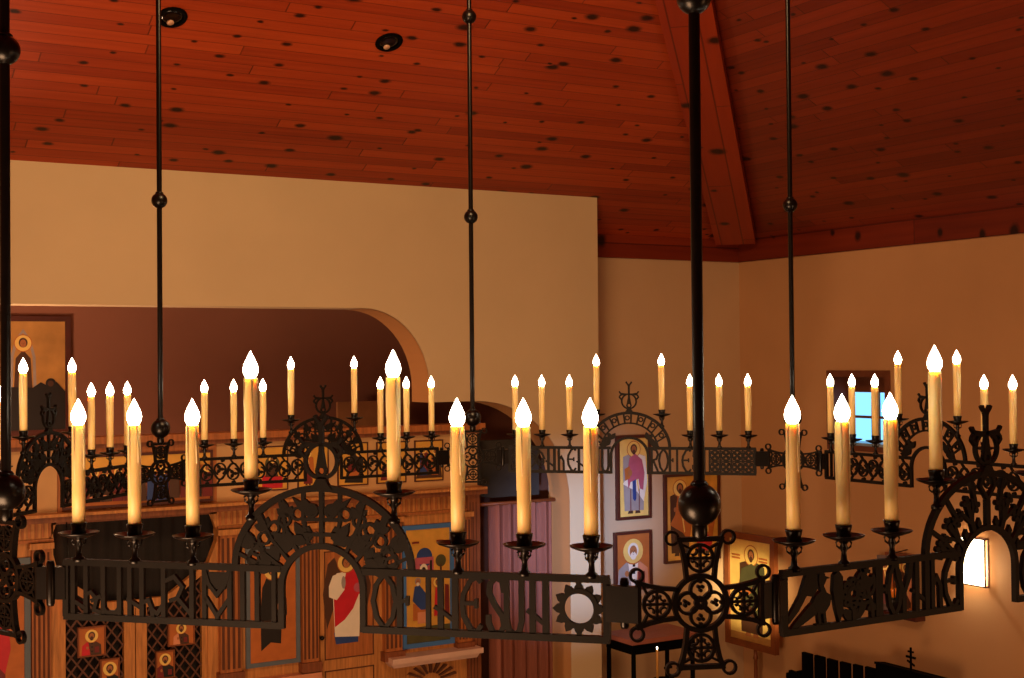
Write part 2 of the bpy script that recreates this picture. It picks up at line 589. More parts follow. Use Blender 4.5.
# letter strokes drawn in a cell [t0,t1] x [0,PH]; f=-1 mirrors inside the cell
def glyph(mb, ch, t0, t1, f=1, w=BW):
    def X(u):
        return t0 + (t1 - t0) * (u if f == 1 else 1 - u)
    h = PH
    r = lambda pts, ww=w: mb.ribbon([(X(u), v * h) for u, v in pts], ww, M)
    if ch == 'O':                           # pointed oval
        r([(.5, .02), (.16, .22), (.02, .5), (.16, .78), (.5, .98)])
        r([(.5, .02), (.84, .22), (.98, .5), (.84, .78), (.5, .98)])
    elif ch == 'I':
        r([(.5, 0), (.5, 1)])
    elif ch == 'T':                         # upright with a side tick
        r([(.15, 0), (.15, 1)], w * 1.25)
        r([(.15, .52), (.8, .52)], w * .8)
        r([(.78, .44), (.78, .6)], w * .7)
    elif ch == 'N':
        r([(.1, 0), (.1, 1)], w * 1.25)
        r([(.9, 0), (.9, 1)], w * 1.35)
        r([(-.25, .44), (.1, .38), (.9, .2)], w * .8)
    elif ch == 'E':
        r([(1.0, .88), (.8, .97), (.45, .9), (.12, .68), (.05, .5), (.12, .3), (.45, .08), (.75, .03), (1.0, .16)])
        r([(.05, .52), (.75, .52)], w * .8)
        r([(.75, .44), (.75, .6)], w * .7)
    elif ch == 'S':
        r([(.95, .72), (.85, .92), (.45, .97), (.1, .86), (.05, .7), (.4, .5), (.85, .32), (.95, .16), (.7, .03), (.25, .04), (0, .2), (.0, .34)], w * 1.1)
    elif ch == 'U':
        r([(.1, 1), (.1, .25), (.22, .08), (.5, .02), (.78, .08), (.9, .25), (.9, 1)], w * 1.15)
    elif ch == 'Y':
        r([(.0, 1), (.15, .7), (.5, .4), (.85, .7), (1, 1)], w * 1.2)
        r([(.5, .42), (.5, 0)], w * 1.3)
    elif ch == 'K':
        r([(.1, 0), (.1, 1)], w * 1.2)
        r([(.95, 1), (.9, .8), (.2, .5)])
        r([(.2, .5), (.65, .3), (.7, .1), (1, .02)])
    elif ch == 'h':
        r([(.1, 0), (.1, 1)], w * 1.2)
        r([(.1, .5), (.5, .62), (.85, .45), (.9, 0)])
    elif ch == 'V':
        r([(.0, 1), (.45, .05), (.55, .05), (1, 1)], w)
    elif ch == 'R':
        r([(.1, 0), (.1, 1)], w * 1.2)
        r([(.1, .97), (.7, .92), (.9, .75), (.7, .56), (.1, .5)])
        r([(.3, .5), (.95, 0)])
    elif ch == 'C':
        r([(1, .85), (.7, .97), (.3, .88), (.05, .5), (.3, .12), (.7, .03), (1, .15)])

def leaf(mb, x, z, ang, l, w):
    c, s_ = cos(ang), sin(ang)
    pts = [(0, -.14), (.35, -.5), (.7, -.36), (1, 0), (.7, .36), (.35, .5), (0, .14)]
    mb.prism([(x + c * u * l - s_ * v * w, z + s_ * u * l + c * v * w) for u, v in pts], -.006, .006, M)

def trefoil(mb, x, z, r, ang=0.0):
    for k in range(3):
        a = ang + 2 * pi * k / 3
        n = 10
        mb.prism([(x + r * .75 * cos(a) + r * .62 * cos(2 * pi * i / n), z + r * .75 * sin(a) + r * .62 * sin(2 * pi * i / n)) for i in range(n)], -.006, .006, M)

def quatrefoil(mb, x, z, r, w, d=.012):
    """ring with an inner cross of four rounded lobes"""
    mb.ring(x, z, r, w, M, d)
    for k in range(4):
        a = k * pi / 2
        mb.ribbon([(x, z), (x + r * cos(a), z + r * sin(a))], w * .75, M, d)
        n = 8
        mb.prism([(x + .5 * r * cos(a) + .16 * r * cos(2 * pi * i / n), z + .5 * r * sin(a) + .16 * r * sin(2 * pi * i / n)) for i in range(n)], -d / 2, d / 2, M)
        a2 = a + pi / 4
        mb.ribbon(arc(x + .74 * r * cos(a2), z + .74 * r * sin(a2), .28 * r, .28 * r, math.degrees(a2) + 100, math.degrees(a2) + 260, 8), w * .6, M, d)

def vine(mb, t0, t1, k, flip=1):
    """running scroll with leaves, k waves"""
    n = k * 12
    h = PH
    mb.ribbon([(t0 + (t1 - t0) * i / n, h / 2 + flip * .30 * h * sin(2 * pi * k * i / n)) for i in range(n + 1)], .011, M)
    for j in range(2 * k):
        x = t0 + (t1 - t0) * (j + .5) / (2 * k)
        up = flip * (1 if j % 2 == 0 else -1)
        zc = h / 2 - up * .10 * h
        rr = min(.3 * h, (t1 - t0) / (2 * k) * .42)
        mb.ribbon(arc(x, zc, rr, rr, 90 * up + 20, 90 * up + 330, 14), .009, M)
        for q in range(3):
            leaf(mb, x, zc, q * 2.1 + up, rr * .9, rr * .62)
        mb.ribbon([(x, h / 2 + up * .3 * h), (x + .02, h / 2 + up * .48 * h)], .009, M)
        leaf(mb, x - .01, h / 2 - up * .36 * h, -up * pi / 2 + .5, .035, .028)

def lattice(mb, t0, t1, cols):
    d = (t1 - t0) / cols
    for i in range(cols):
        for j in range(2):
            mb.ring(t0 + d * (i + .5), PH * (.27 + .46 * j), min(d, PH * .46) * .42, .010, M)
            for a in range(4):
                aa = a * pi / 2 + pi / 4
                leaf(mb, t0 + d * (i + .5), PH * (.27 + .46 * j), aa, d * .62, .02)
    for i in range(cols + 1):
        bar(mb, t0 + d * i, w=.008)
    mb.ribbon([(t0, PH / 2), (t1, PH / 2)], .008, M)

def peacock(mb, t0, t1):
    def P(u, v):
        return (t0 + (t1 - t0) * u, PH * v)
    # raised wing, tail sweeping to the lower left, body with neck and head, far wing
    for pts in ([(.02, .14), (.01, .26), (.22, .60), (.34, .95), (.52, .95), (.55, .70), (.46, .55), (.34, .58), (.20, .34)],
                [(.0, .0), (.12, .02), (.50, .24), (.60, .40), (.52, .50), (.40, .42), (.14, .16)],
                [(.44, .44), (.54, .26), (.66, .24), (.76, .38), (.79, .54), (.70, .60), (.65, .72), (.70, .82), (.66, .95), (.57, .93), (.56, .80), (.60, .64), (.50, .56)],
                [(.69, .88), (.77, .84), (.69, .83)],
                [(.84, .88), (.92, .96), (1.0, .84), (1.0, .22), (.93, .05), (.87, .28), (.82, .6)]):
        mb.prism([P(u, v) for u, v in pts], -.006, .006, M)
    for u in (.54, .64):
        mb.ribbon([P(u, .42), P(u + .02, .2), P(u + .04, .03)], .009, M)
        mb.ribbon([P(u - .04, .05), P(u + .12, .05)], .009, M)

def flower(mb, t0, t1):
    w = t1 - t0
    cx, cz = t0 + .32 * w, PH * .52
    mb.ring(cx, cz, .016, .012, M)
    for k in range(8):
        a = 2 * pi * k / 8
        mb.ring(cx + .031 * cos(a), cz + .031 * sin(a), .009, .010, M, n=10)
    mb.ribbon([(cx, 0), (cx, cz - .04)], .012, M)
    leaf(mb, cx, .012, .6, .06, .03)
    leaf(mb, cx, .012, pi - .6, .05, .03)
    mb.ribbon(arc(t0 + .70 * w, PH * .66, .034, .036, 60, 400, 18), .010, M)
    mb.ribbon([(cx + .03, PH * .95), (cx + .05, PH * .6), (cx + .07, PH * .25), (t1 - .01, PH * .06)], .012, M)
    for a in (.3, 1.9, 3.6, 5.0):
        leaf(mb, t0 + .70 * w, PH * .66, a, .036, .03)
    mb.ribbon(arc(t1 - .03, PH * .18, .03, .024, 0, 180, 10), .010, M)
    leaf(mb, t1 - .03, PH * .2, .4, .035, .02)
    mb.ribbon([(t0 + .55 * w, PH), (t0 + .68 * w, PH * .8), (t0 + .8 * w, PH)], .010, M)

def sun(mb, cx, cz):
    mb.ring(cx, cz, .0455, .013, M, n=32)
    for k in range(12):
        a = 2 * pi * k / 12
        c, s_ = cos(a), sin(a)
        pts = [(.048, -.013), (.058, -.010), (.069, 0), (.058, .010), (.048, .013)]
        mb.prism([(cx + c * u - s_ * v, cz + s_ * u + c * v) for u, v in pts], -.006, .006, M)
    mb.ribbon([(cx, 0), (cx, cz - .06)], .012, M)
    mb.ribbon([(cx, PH), (cx, cz + .06)], .012, M)

AO, AH = .255, .221                        # outer arch half width, height above the rail
AI = .118
def frame(mb):
    w = .018
    for s in (-1, 1):
        mb.ribbon([(s * .787, 0), (s * AI, 0)], w, M, .016)
        mb.ribbon([(s * .787, PH), (s * AI, PH)], w, M, .016)
        mb.ribbon([(s * .780, 0), (s * .780, PH)], w, M, .016)
    mb.ribbon([(AI, -.008)] + arc(0, .105, AI, .114, 0, 180, 24) + [(-AI, -.008)], .016, M, .016)
    mb.ribbon(arc(0, PH, AO, AH, 0, 180, 32), .018, M, .016)

def inside(x, z):
    a = (x / (AO - .016)) ** 2 + ((z - PH) / (AH - .014)) ** 2 < 1 and z > PH + .008
    if z > .105:
        b = (x / (AI + .012)) ** 2 + ((z - .105) / .126) ** 2 > 1
    else:
        b = abs(x) > AI + .012
    return a and b

def pol(a, q):
    """point on the spandrel: angle a in degrees, q=0 on the inner arch, 1 on the outer"""
    c, s_ = cos(radians(a)), sin(radians(a))
    xi, zi = AI * c, .105 + .114 * s_
    xo, zo = AO * c, PH + AH * s_
    return (xi + (xo - xi) * q, max(PH, zi) * (1 - q) + zo * q)

def spandrel_leaves(mb):
    for s in (1, -1):
        for a, q, l in ((12, .25, .07), (30, .2, .075), (50, .15, .085), (70, .1, .08), (22, .75, .06), (40, .7, .06), (60, .65, .06)):
            x, z = pol(a, q)
            aa = radians(a) + (.35 if q > .5 else -.2)
            for da in (-.7, 0, .7):
                leaf(mb, s * x, z, aa + da if s == 1 else pi - aa - da, l * (.82 if da == 0 else .58), l * .40)
        for a in (5, 22, 38, 55, 72):
            x0, z0 = pol(a, 0)
            x1, z1 = pol(a + 6, 1)
            mb.ribbon([(s * x0, z0), (s * (x0 + x1) / 2 + .008 * s, (z0 + z1) / 2 - .006), (s * x1, z1)], .010, M)
        for a in (14, 46):
            x, z = pol(a, .55)
            mb.ring(s * x, z, .026, .009, M, n=14)
        for q, st in ((.62, 10),):
            for a in range(st, 92, 12):
                x, z = pol(a, q)
                mb.ring(s * x, z, .0165, .007, M, n=12)
        # a dove each side of the middle stem
        mb.prism([(s * .012, .31), (s * .03, .300), (s * .065, .318), (s * .085, .35), (s * .06, .338), (s * .045, .345), (s * .034, .335), (s * .016, .33)], -.006, .006, M)
    mb.ribbon([(0, .21), (0, .375)], .012, M)
    for z in (.25, .29):
        mb.ribbon([(-.05, z), (.05, z)], .010, M)

def spandrel_trees(mb):
    for s in (1, -1):
        for a in (8, 33, 62):
            x0, z0 = pol(a, .0)
            x1, z1 = pol(a + 2, .62)
            mb.ribbon([(s * x0, z0), (s * x1, z1)], .016, M)
            trefoil(mb, s * x1, z1, .014, pi / 2)
            for q, da in ((.45, 9), (.45, -9)):
                x2, z2 = pol(a + da, q + .1)
                mb.ribbon([(s * (x0 * .7 + x1 * .3), z0 * .7 + z1 * .3), (s * x2, z2)], .010, M)
                trefoil(mb, s * x2, z2, .009, 0)
        for a in (20, 47, 74):
            x1, z1 = pol(a, 1)
            x0, z0 = pol(a, .45)
            mb.ribbon([(s * x1, z1), (s * x0, z0)], .012, M)
            trefoil(mb, s * x0, z0, .014, -pi / 2)
            xd, zd = pol(a, .12)
            mb.prism([(s * xd - .010, zd), (s * xd, zd + .018), (s * xd + .010, zd), (s * xd, zd - .018)], -.006, .006, M)
    mb.ribbon([(0, .21), (0, .3)], .018, M)
    mb.ribbon([(0, .3), (.03, .34), (.02, .37)], .010, M)
    mb.ribbon([(0, .3), (-.03, .34), (-.02, .37)], .010, M)

def spandrel_letters(mb):
    mb.ribbon(arc(0, PH - .02, AO * .72, AH * .80, 12, 168, 26), .010, M)
    for a in range(16, 170, 11):
        x0, z0 = pol(a, .55)
        x1, z1 = pol(a, 1)
        mb.ribbon([(x0, z0), (x1, z1)], .010, M)
        if (a // 11) % 2:
            xm, zm = pol(a + 5, .8)
            mb.ring(xm, zm, .013, .007, M, n=10)
    for s in (1, -1):
        for a in (15, 40):
            x, z = pol(a, .25)
            for da in (-.8, .2, 1.2):
                leaf(mb, s * x, z, (pi / 2 - s * .6) + da, .05, .03)

def finial(mb):
    """foot, lyre ring and cross with forked tips; z from the top of the arch"""
    w = .011
    z0 = PH + AH
    mb.prism([(-.034, z0 - .004), (.034, z0 - .004), (.020, z0 + .012), (.012, z0 + .026), (-.012, z0 + .026), (-.020, z0 + .012)], -.010, .010, M)
    zc = z0 + .073
    mb.ring(0, zc, .046, .010, M, n=28)
    mb.ring(0, z0 + .047, .013, .008, M, n=14)
    zt = z0 + .197
    za = z0 + .118
    mb.prism([(-.014, z0 + .055), (.014, z0 + .055), (.006, z0 + .10), (.0055, za), (.006, zt - .03), (.010, zt - .018), (-.010, zt - .018), (-.006, zt - .03), (-.0055, za), (-.006, z0 + .10)], -.007, .007, M)
    mb.prism([(-.05, za - .009), (-.02, za - .005), (.02, za - .005), (.05, za - .009), (.05, za + .009), (.02, za + .005), (-.02, za + .005), (-.05, za + .009)], -.007, .007, M)
    for s in (-1, 1):
        mb.ribbon([(s * .004, zt - .02), (s * .014, zt - .008), (s * .018, zt)], .009, M)
        mb.ribbon([(s * .048, za), (s * .058, za + .012), (s * .062, za + .018)], .009, M)
        mb.ribbon([(s * .048, za), (s * .058, za - .012), (s * .06, za - .02), (s * .046, zc + .01)], .009, M)

def text(mb, items, flip=1):
    """items: (glyph, t0, t1)"""
    for ch, a, b in items:
        if flip == 1:
            glyph(mb, ch, a, b)
        else:
            glyph(mb, ch, -b, -a, -1)

def panel_pattern(k, mb):
    frame(mb)
    if k == 4:
        text(mb, [('O', .145, .212), ('T', .217, .250), ('I', .290, .312), ('N', .330, .380), ('E', .392, .447), ('S', .466, .510), ('U', .510, .560), ('N', .580, .624)])
        sun(mb, .707, PH / 2)
        for t_ in (-.757, -.717, -.662, -.611, -.578, -.540, -.473, -.386, -.348, -.272, -.233, -.19):
            bar(mb, t_, w=.0135)
        h_ = PH
        for pts in ([(-.757, .30), (-.717, .16)], [(-.717, .42), (-.700, .46), (-.682, .34), (-.690, .14), (-.668, .10)], [(-.700, .30), (-.668, .40)],
                    [(-.662, .2), (-.650, .10), (-.624, .10), (-.611, .2)], [(-.588, .36), (-.578, .34), (-.540, .20)],
                    [(-.540, .30), (-.520, .36), (-.510, .20), (-.492, .12), (-.473, .30)], [(-.51, .2), (-.505, .02)],
                    [(-.473, .70), (-.44, .80), (-.415, .62), (-.43, .42), (-.455, .36)], [(-.43, .42), (-.386, .12)],
                    [(-.348, .96), (-.335, .70), (-.31, .50), (-.285, .70), (-.272, .96)], [(-.345, .45), (-.31, .12), (-.272, .45)], [(-.31, .12), (-.31, 0)]):
            mb.ribbon([(x, z * h_) for x, z in pts], .0115, M)
        mb.prism([(-.335, .60 * h_), (-.285, .60 * h_), (-.280, .90 * h_), (-.340, .90 * h_)], -.005, .005, M)
        bar(mb, -.14)
        spandrel_leaves(mb)
    elif k == 5:
        peacock(mb, -.770, -.575)
        flower(mb, -.575, -.455)
        bar(mb, -.447)
        text(mb, [('T', -.440, -.405), ('O', -.405, -.355), ('Y', -.375, -.315), ('N', -.30, -.25), ('h', -.235, -.195), ('E', -.185, -.13)])
        text(mb, [('O', .145, .212), ('T', .217, .250), ('I', .290, .312), ('N', .330, .380), ('E', .392, .447), ('S', .466, .510), ('U', .510, .560)])
        flower(mb, .60, .76)
        spandrel_trees(mb)
    elif k == 0:
        text(mb, [('R', .135, .185), ('O', .185, .245), ('T', .25, .28), ('I', .29, .31), ('E', .33, .385), ('S', .40, .45), ('I', .46, .48)], -1)
        lattice(mb, -.775, -.50, 4)
        text(mb, [('N', -.33, -.285), ('E', -.40, -.345), ('C', -.27, -.22), ('I', -.21, -.19), ('U', -.18, -.13), ('h', -.46, -.42), ('N', -.53, -.48)], -1)
        vine(mb, .55, .775, 2)
        spandrel_letters(mb)
    elif k == 7:
        vine(mb, -.60, -.13, 3)
        vine(mb, .13, .60, 3)
        for s in (-1, 1):
            for j in range(4):
                bar(mb, s * (.64 + .033 * j), w=.010)
        spandrel_letters(mb)
    elif k == 6:
        vine(mb, -.77, -.13, 4)
        vine(mb, .13, .77, 4)
        spandrel_trees(mb)
    else:
        vine(mb, -.77, -.13, 4)
        vine(mb, .13, .77, 4, -1)
        spandrel_leaves(mb)

SLOTS = [-.741, -.564, -.384, -.207, .207, .384, .564, .741]
cup_proto = {}
def cup_mesh(stem):
    """turned stem, dished drip tray and socket; origin at the tray underside"""
    mb = MB()
    mb.lathe([(.016, -stem - .004), (.016, -stem + .006), (.009, -stem + .012), (.007, -stem * .5), (.012, -.022), (.008, -.012), (.015, -.004), (.030, 0), (.052, .008), (.057, .013),
              (.055, .014), (.030, .006), (.019, .006), (.022, .012), (.019, .020), (.022, .034), (.023, .040), (.0185, .0405), (.0185, .030)], M_IRONB, 20)
    for a in range(4):                      # little ring handles under the tray
        aa = a * pi / 2 + pi / 4
        mb.tube([(.010 * cos(aa), .010 * sin(aa), -.024), (.018 * cos(aa), .018 * sin(aa), -.018), (.020 * cos(aa), .020 * sin(aa), -.008), (.013 * cos(aa), .013 * sin(aa), .0)], .003, M_IRONB, 6)
    return mb

zt_rail, zt_arch = H - .492, H - .362
candle_o = flame_o = None
DESC = {4: 'rail with the sun ring', 5: 'rail with the bird', 0: 'far rail before the wall icons', 1: 'far rail before the feast icons',
        7: 'rail before the window', 2: 'rail before the altar icon', 3: 'rail past the left picture edge', 6: 'rail past the right picture edge'}

def wax_candle(w, lab):
    global candle_o
    if candle_o is None:
        c = MB()
        prof = [(.0182, 0), (.0184, .10), (.0186, .20), (.0180, .272), (.0178, .283), (.0165, .287), (.011, .286), (.0005, .285)]
        c.lathe(prof, M_WAX, 24)
        # soft runs of wax down the side
        for a, z0, z1 in ((.4, .12, .285), (1.9, .16, .286), (3.3, .08, .285), (4.6, .18, .286)):
            c.tube([(.0172 * cos(a), .0172 * sin(a), z1), (.0180 * cos(a), .0180 * sin(a), (z0 + z1) / 2), (.0180 * cos(a + .05), .0180 * sin(a + .05), z0)], [.003, .0028, .0016], M_WAX, 6)
        o = c.build('candle')
        f = MB()
        f.lathe([(.008, 0), (.014, .004), (.0195, .014), (.0212, .025), (.0190, .037), (.0135, .050), (.0075, .062), (.003, .071), (.0004, .076)], M_FLAME, 14)
        fo = f.build('flame_bulb', o, (0, 0, .285))
        candle_o, flame_o_ = o, fo
        globals()['flame_o'] = fo
    else:
        o = candle_o.copy()
        C.objects.link(o)
        fo = flame_o.copy()
        C.objects.link(fo)
        fo.parent = o
    o.location = w
    o.rotation_euler = (0, 0, random.uniform(0, 6.28))
    tag(o, lab, 'candle', 'lit candles around the chandelier ring')

cup_cache = {}
for k in range(8):
    a, b = Vx[k], Vx[(k + 1) % 8]
    mid = (a + b) / 2
    t = (b - a).normalized()
    rz = atan2(t.y, t.x)
    mb = MB()
    panel_pattern(k, mb)
    base = Vector((mid.x - CX, mid.y - CY, PB - .008))
    pn = mb.build('rail_panel', chand, base, rz)
    fm = MB()
    finial(fm)
    fm.build('cross_finial', pn)
    far = k in (7, 0, 1, 2, 3)
    for i, s in enumerate(SLOTS):
        arch_c = i in (3, 4)
        key = 'arch' if arch_c else 'rail'
        ztray = (zt_arch if arch_c else zt_rail)
        stem = ztray - (H - .71) - (PH + (AH * sqrt(1 - (s / AO) ** 2) if arch_c else 0)) + .002
        zl = ztray - (H - .718)
        if key not in cup_cache:
            cup_cache[key] = cup_mesh(stem).build('candle_cup', pn, (s, 0, zl))
        else:
            o = cup_cache[key].copy()
            C.objects.link(o)
            o.parent = pn
            o.location = (s, 0, zl)
        j = 7 - i if far else i             # left to right as seen from the loft
        rail = DESC[k]
        if j in (3, 4):
            lab = 'ivory candle on the %s shoulder of the arch, %s' % ('left' if j == 3 else 'right', rail)
        elif j < 3:
            lab = 'ivory candle, %s of three left of the arch, %s' % (('leftmost', 'middle', 'rightmost')[j], rail)
        else:
            lab = 'ivory candle, %s of three right of the arch, %s' % (('leftmost', 'middle', 'rightmost')[j - 5], rail)
        p = mid + t * s
        wax_candle((p.x, p.y, ztray + .031), lab)

# crosses, balls, rods at the eight corners
def cross_mesh():
    mb = MB()
    w = .010
    mb.ring(0, 0, .069, .012, M, .016, 32)
    for k in range(4):
        a = k * pi / 2
        c, s_ = cos(a), sin(a)
        R2 = lambda u, v: (c * u - s_ * v, s_ * u + c * v)
        quat = R2(.033, 0)
        mb.ring(*quat, .0265, .008, M)
        trefoil(mb, *R2(.038, 0), .008, a + pi)
        mb.ribbon([R2(.050, 0), R2(.066, 0)], .008, M)
        # flared arm
        for q in (-1, 1):
            mb.ribbon([R2(.058, q * .036), R2(.10, q * .040), R2(.135, q * .047), R2(.168, q * .058)], .011, M, .016)
            mb.ring(*R2(.166, q * .074), .0165, .0065, M, n=16)
        mb.ribbon([R2(.162, -.062), R2(.162, .062)], .012, M, .016)
        cc = R2(.114, 0)
        quatrefoil(mb, *cc, .034, .008)
        for q in (-1, 1):
            mb.ribbon([R2(.15, q * .048), R2(.139, q * .026)], .006, M)
    mb.ring(0, 0, .014, .007, M, n=12)
    return mb
cross0 = None
for k in range(8):
    v = Vector((CX, CY, 0)) + (Vx[k] - Vector((CX, CY, 0))) * .980
    ang = pi / 8 + k * pi / 4
    rz = ang + pi / 2
    rel = Vector((v.x - CX, v.y - CY, -.012))
    if cross0 is None:
        cross0 = cross_mesh().build('cross_plaque', chand, rel, rz)
    else:
        o = cross0.copy()
        C.objects.link(o)
        o.parent = chand
        o.location = rel
        o.rotation_euler = (0, 0, rz)
    top = roof(v.x, v.y) - ZC
    rb = MB()
    rb.lathe([(.011, .160), (.020, .172), (.020, .20), (.015, .215), (.015, .30), (.0145, top - .04), (.0145, top + .03)], M_IRONB, 14)
    rb.lathe([(.02, top - .05), (.06, top - .03), (.07, top + .0), (.07, top + .05)], M_IRONB, 20)
    rod = rb.build('suspension_rod', chand, rel)
    for zz, rr in ((-.362, .055), (.937, .045), (2.237, .047)):
        if zz + H - ZC < top - .1:
            MB().ball(rr, M_IRONB).lathe([(.02, rr * .8), (.024, rr * .95), (.0165, rr * 1.12)], M_IRONB, 14).build('ball', rod, (0, 0, zz + H - ZC))
    # coupling straps from the arm ends to the panel ends
    tv = Vector((-sin(ang), cos(ang), 0))
    for s, other in ((1, Vx[(k + 1) % 8]), (-1, Vx[k - 1])):
        vr = Vx[k] - Vector((CX, CY, 0))
        e_dir = (other - Vx[k]).normalized()
        p0 = rel + tv * (s * .160)
        p1 = vr + e_dir * .252
        dd = p1 - p0
        cb = MB()
        L_ = dd.length
        cb.box(0, L_, -.012, .012, -.046, .046, M_IRONB)
        cb.lathe([(.009, -.064), (.012, -.056), (.012, .056), (.009, .064)], M_IRONB, 10, (L_ / 2, -.012, 0))
        cb.build('coupling_strap', chand, p0, atan2(dd.y, dd.x))

# ================================================================== ICONS
def icon(name, label, cat, c, w, h, paint, frame_m, fw=.03, depth=.03, rz=0.0, bg=None, group=None, parent=None):
    """framed panel painting; local x right, z up, facing -y; c is the centre of the back"""
    e_ = bpy.data.objects.new(name, None)
    C.objects.link(e_)
    e_.location = c
    e_.rotation_euler = (0, 0, rz)
    if parent:
        e_.parent = parent
    else:
        tag(e_, label, cat, group)
    fr = MB()
    W, Hh = w / 2, h / 2
    fr.prism([(-W, -Hh), (-W + fw, -Hh), (-W + fw, Hh), (-W, Hh)], -depth, 0, frame_m)
    fr.prism([(W - fw, -Hh), (W, -Hh), (W, Hh), (W - fw, Hh)], -depth, 0, frame_m)
    fr.prism([(-W + fw, -Hh), (W - fw, -Hh), (W - fw, -Hh + fw), (-W + fw, -Hh + fw)], -depth, 0, frame_m)
    fr.prism([(-W + fw, Hh - fw), (W - fw, Hh - fw), (W - fw, Hh), (-W + fw, Hh)], -depth, 0, frame_m)
    fr.build('frame', e_)
    p = MB()
    p.box(-W + fw * .6, W - fw * .6, 0, max(.004, depth * .5), -Hh + fw * .6, Hh - fw * .6, bg or M_GOLD)
    paint(p, W - fw, Hh - fw)
    p.build('painting', e_, (0, -depth * .55, 0))
    return e_

def head(p, x, z, r, hair, halo=True, beard=None):
    if halo:
        p.oval(M_OCHRE, x, z, r * 2.15)
        p.oval(M_GOLDB, x, z, r * 1.95)
    p.oval(hair, x, z + r * .12, r * 1.05, r * 1.2)
    p.oval(M_SKIN, x, z - r * .08, r * .72, r * .98)
    if beard:
        p.oval(beard, x, z - r * .75, r * .55, r * .62)
    p.oval(M_PBROWN, x - r * .28, z + r * .05, r * .12, r * .08, 8)
    p.oval(M_PBROWN, x + r * .28, z + r * .05, r * .12, r * .08, 8)
    p.poly(M_PBROWN, [(x - r * .05, z), (x + r * .05, z), (x + r * .09, z - r * .3), (x - r * .06, z - r * .3)])
    p.poly(M_DRED, [(x - r * .18, z - r * .45), (x + r * .18, z - r * .45), (x, z - r * .55)])

def saint(p, x, z0, z1, robe, mantle, hair=M_PBROWN, beard=M_PBROWN, s=1.0, halo=True, shoes=M_PBROWN):
    h = z1 - z0
    r = h * .055
    hz = z1 - h * .10
    sw = h * .135 * s
    p.poly(shoes, [(x - sw * .6, z0), (x - sw * .1, z0), (x - sw * .12, z0 + h * .05), (x - sw * .5, z0 + h * .05)])
    p.poly(shoes, [(x + sw * .1, z0), (x + sw * .6, z0), (x + sw * .5, z0 + h * .05), (x + sw * .12, z0 + h * .05)])
    p.poly(robe, [(x - sw * .9, z0 + h * .04), (x + sw * .9, z0 + h * .04), (x + sw * 1.0, z0 + h * .5), (x + sw, z1 - h * .2), (x + sw * .3, z1 - h * .16), (x - sw * .3, z1 - h * .16), (x - sw, z1 - h * .2), (x - sw * 1.0, z0 + h * .5)])
    p.poly(mantle, [(x - sw * .2, z1 - h * .165), (x + sw * .4, z1 - h * .165), (x + sw * 1.1, z1 - h * .21), (x + sw * 1.25, z0 + h * .45), (x + sw * .9, z0 + h * .16), (x + sw * .3, z0 + h * .3), (x - sw * 1.05, z0 + h * .42), (x - sw * .5, z0 + h * .55)])
    p.poly(M_GOLDB, [(x - sw * .15, z1 - h * .17), (x + sw * .02, z1 - h * .17), (x + sw * .5, z0 + h * .32), (x + sw * .4, z0 + h * .3)])
    head(p, x, hz, r, hair, halo, beard)
    p.oval(M_SKIN, x + sw * .1, z0 + h * .58, r * .5, r * .65, 10)
    p.oval(M_SKIN, x - sw * .55, z0 + h * .62, r * .45, r * .6, 10)

def bust(p, x, z0, z1, robe, mantle, hair, beard):
    h = z1 - z0
    r = h * .12
    p.poly(robe, [(x - h * .36, z0), (x + h * .36, z0), (x + h * .34, z0 + h * .36), (x + h * .12, z0 + h * .52), (x - h * .12, z0 + h * .52), (x - h * .34, z0 + h * .36)])
    p.poly(mantle, [(x + h * .02, z0), (x + h * .36, z0), (x + h * .34, z0 + h * .36), (x + h * .14, z0 + h * .50), (x + h * .04, z0 + h * .3)])
    p.poly(M_WHITE if robe is M_GREY else mantle, [(x - h * .12, z0 + h * .5), (x + h * .12, z0 + h * .5), (x + h * .06, z0), (x - h * .04, z0)])
    for q in (.1, .26, .4):
        p.poly(M_PDARK, [(x - h * .015, z0 + h * q), (x + h * .045, z0 + h * q), (x + h * .045, z0 + h * (q + .06)), (x - h * .015, z0 + h * (q + .06))])
    head(p, x, z0 + h * .70, r, hair, True, beard)
    p.poly(M_DRED, [(x + h * .1, z0 + h * .08), (x + h * .26, z0 + h * .08), (x + h * .26, z0 + h * .3), (x + h * .1, z0 + h * .3)])
    p.oval(M_SKIN, x - h * .16, z0 + h * .28, r * .38, r * .5, 10)

def rect(l, r_, t, b, Y):
    """picture box on the plane y=Y -> centre, width, height"""
    cx_ = (l + r_) / 2
    cz_ = (t + b) / 2
    L_, R_ = onY(l, cz_, Y), onY(r_, cz_, Y)
    T_, B_ = onY(cx_, t, Y), onY(cx_, b, Y)
    return Vector(((L_.x + R_.x) / 2, Y, (T_.z + B_.z) / 2)), R_.x - L_.x, T_.z - B_.z

def rectX(l, r_, t, b, X):
    cx_ = (l + r_) / 2
    cz_ = (t + b) / 2
    L_, R_ = onX(l, cz_, X), onX(r_, cz_, X)
    T_, B_ = onX(cx_, t, X), onX(cx_, b, X)
    return Vector((X, (L_.y + R_.y) / 2, (T_.z + B_.z) / 2)), L_.y - R_.y, T_.z - B_.z

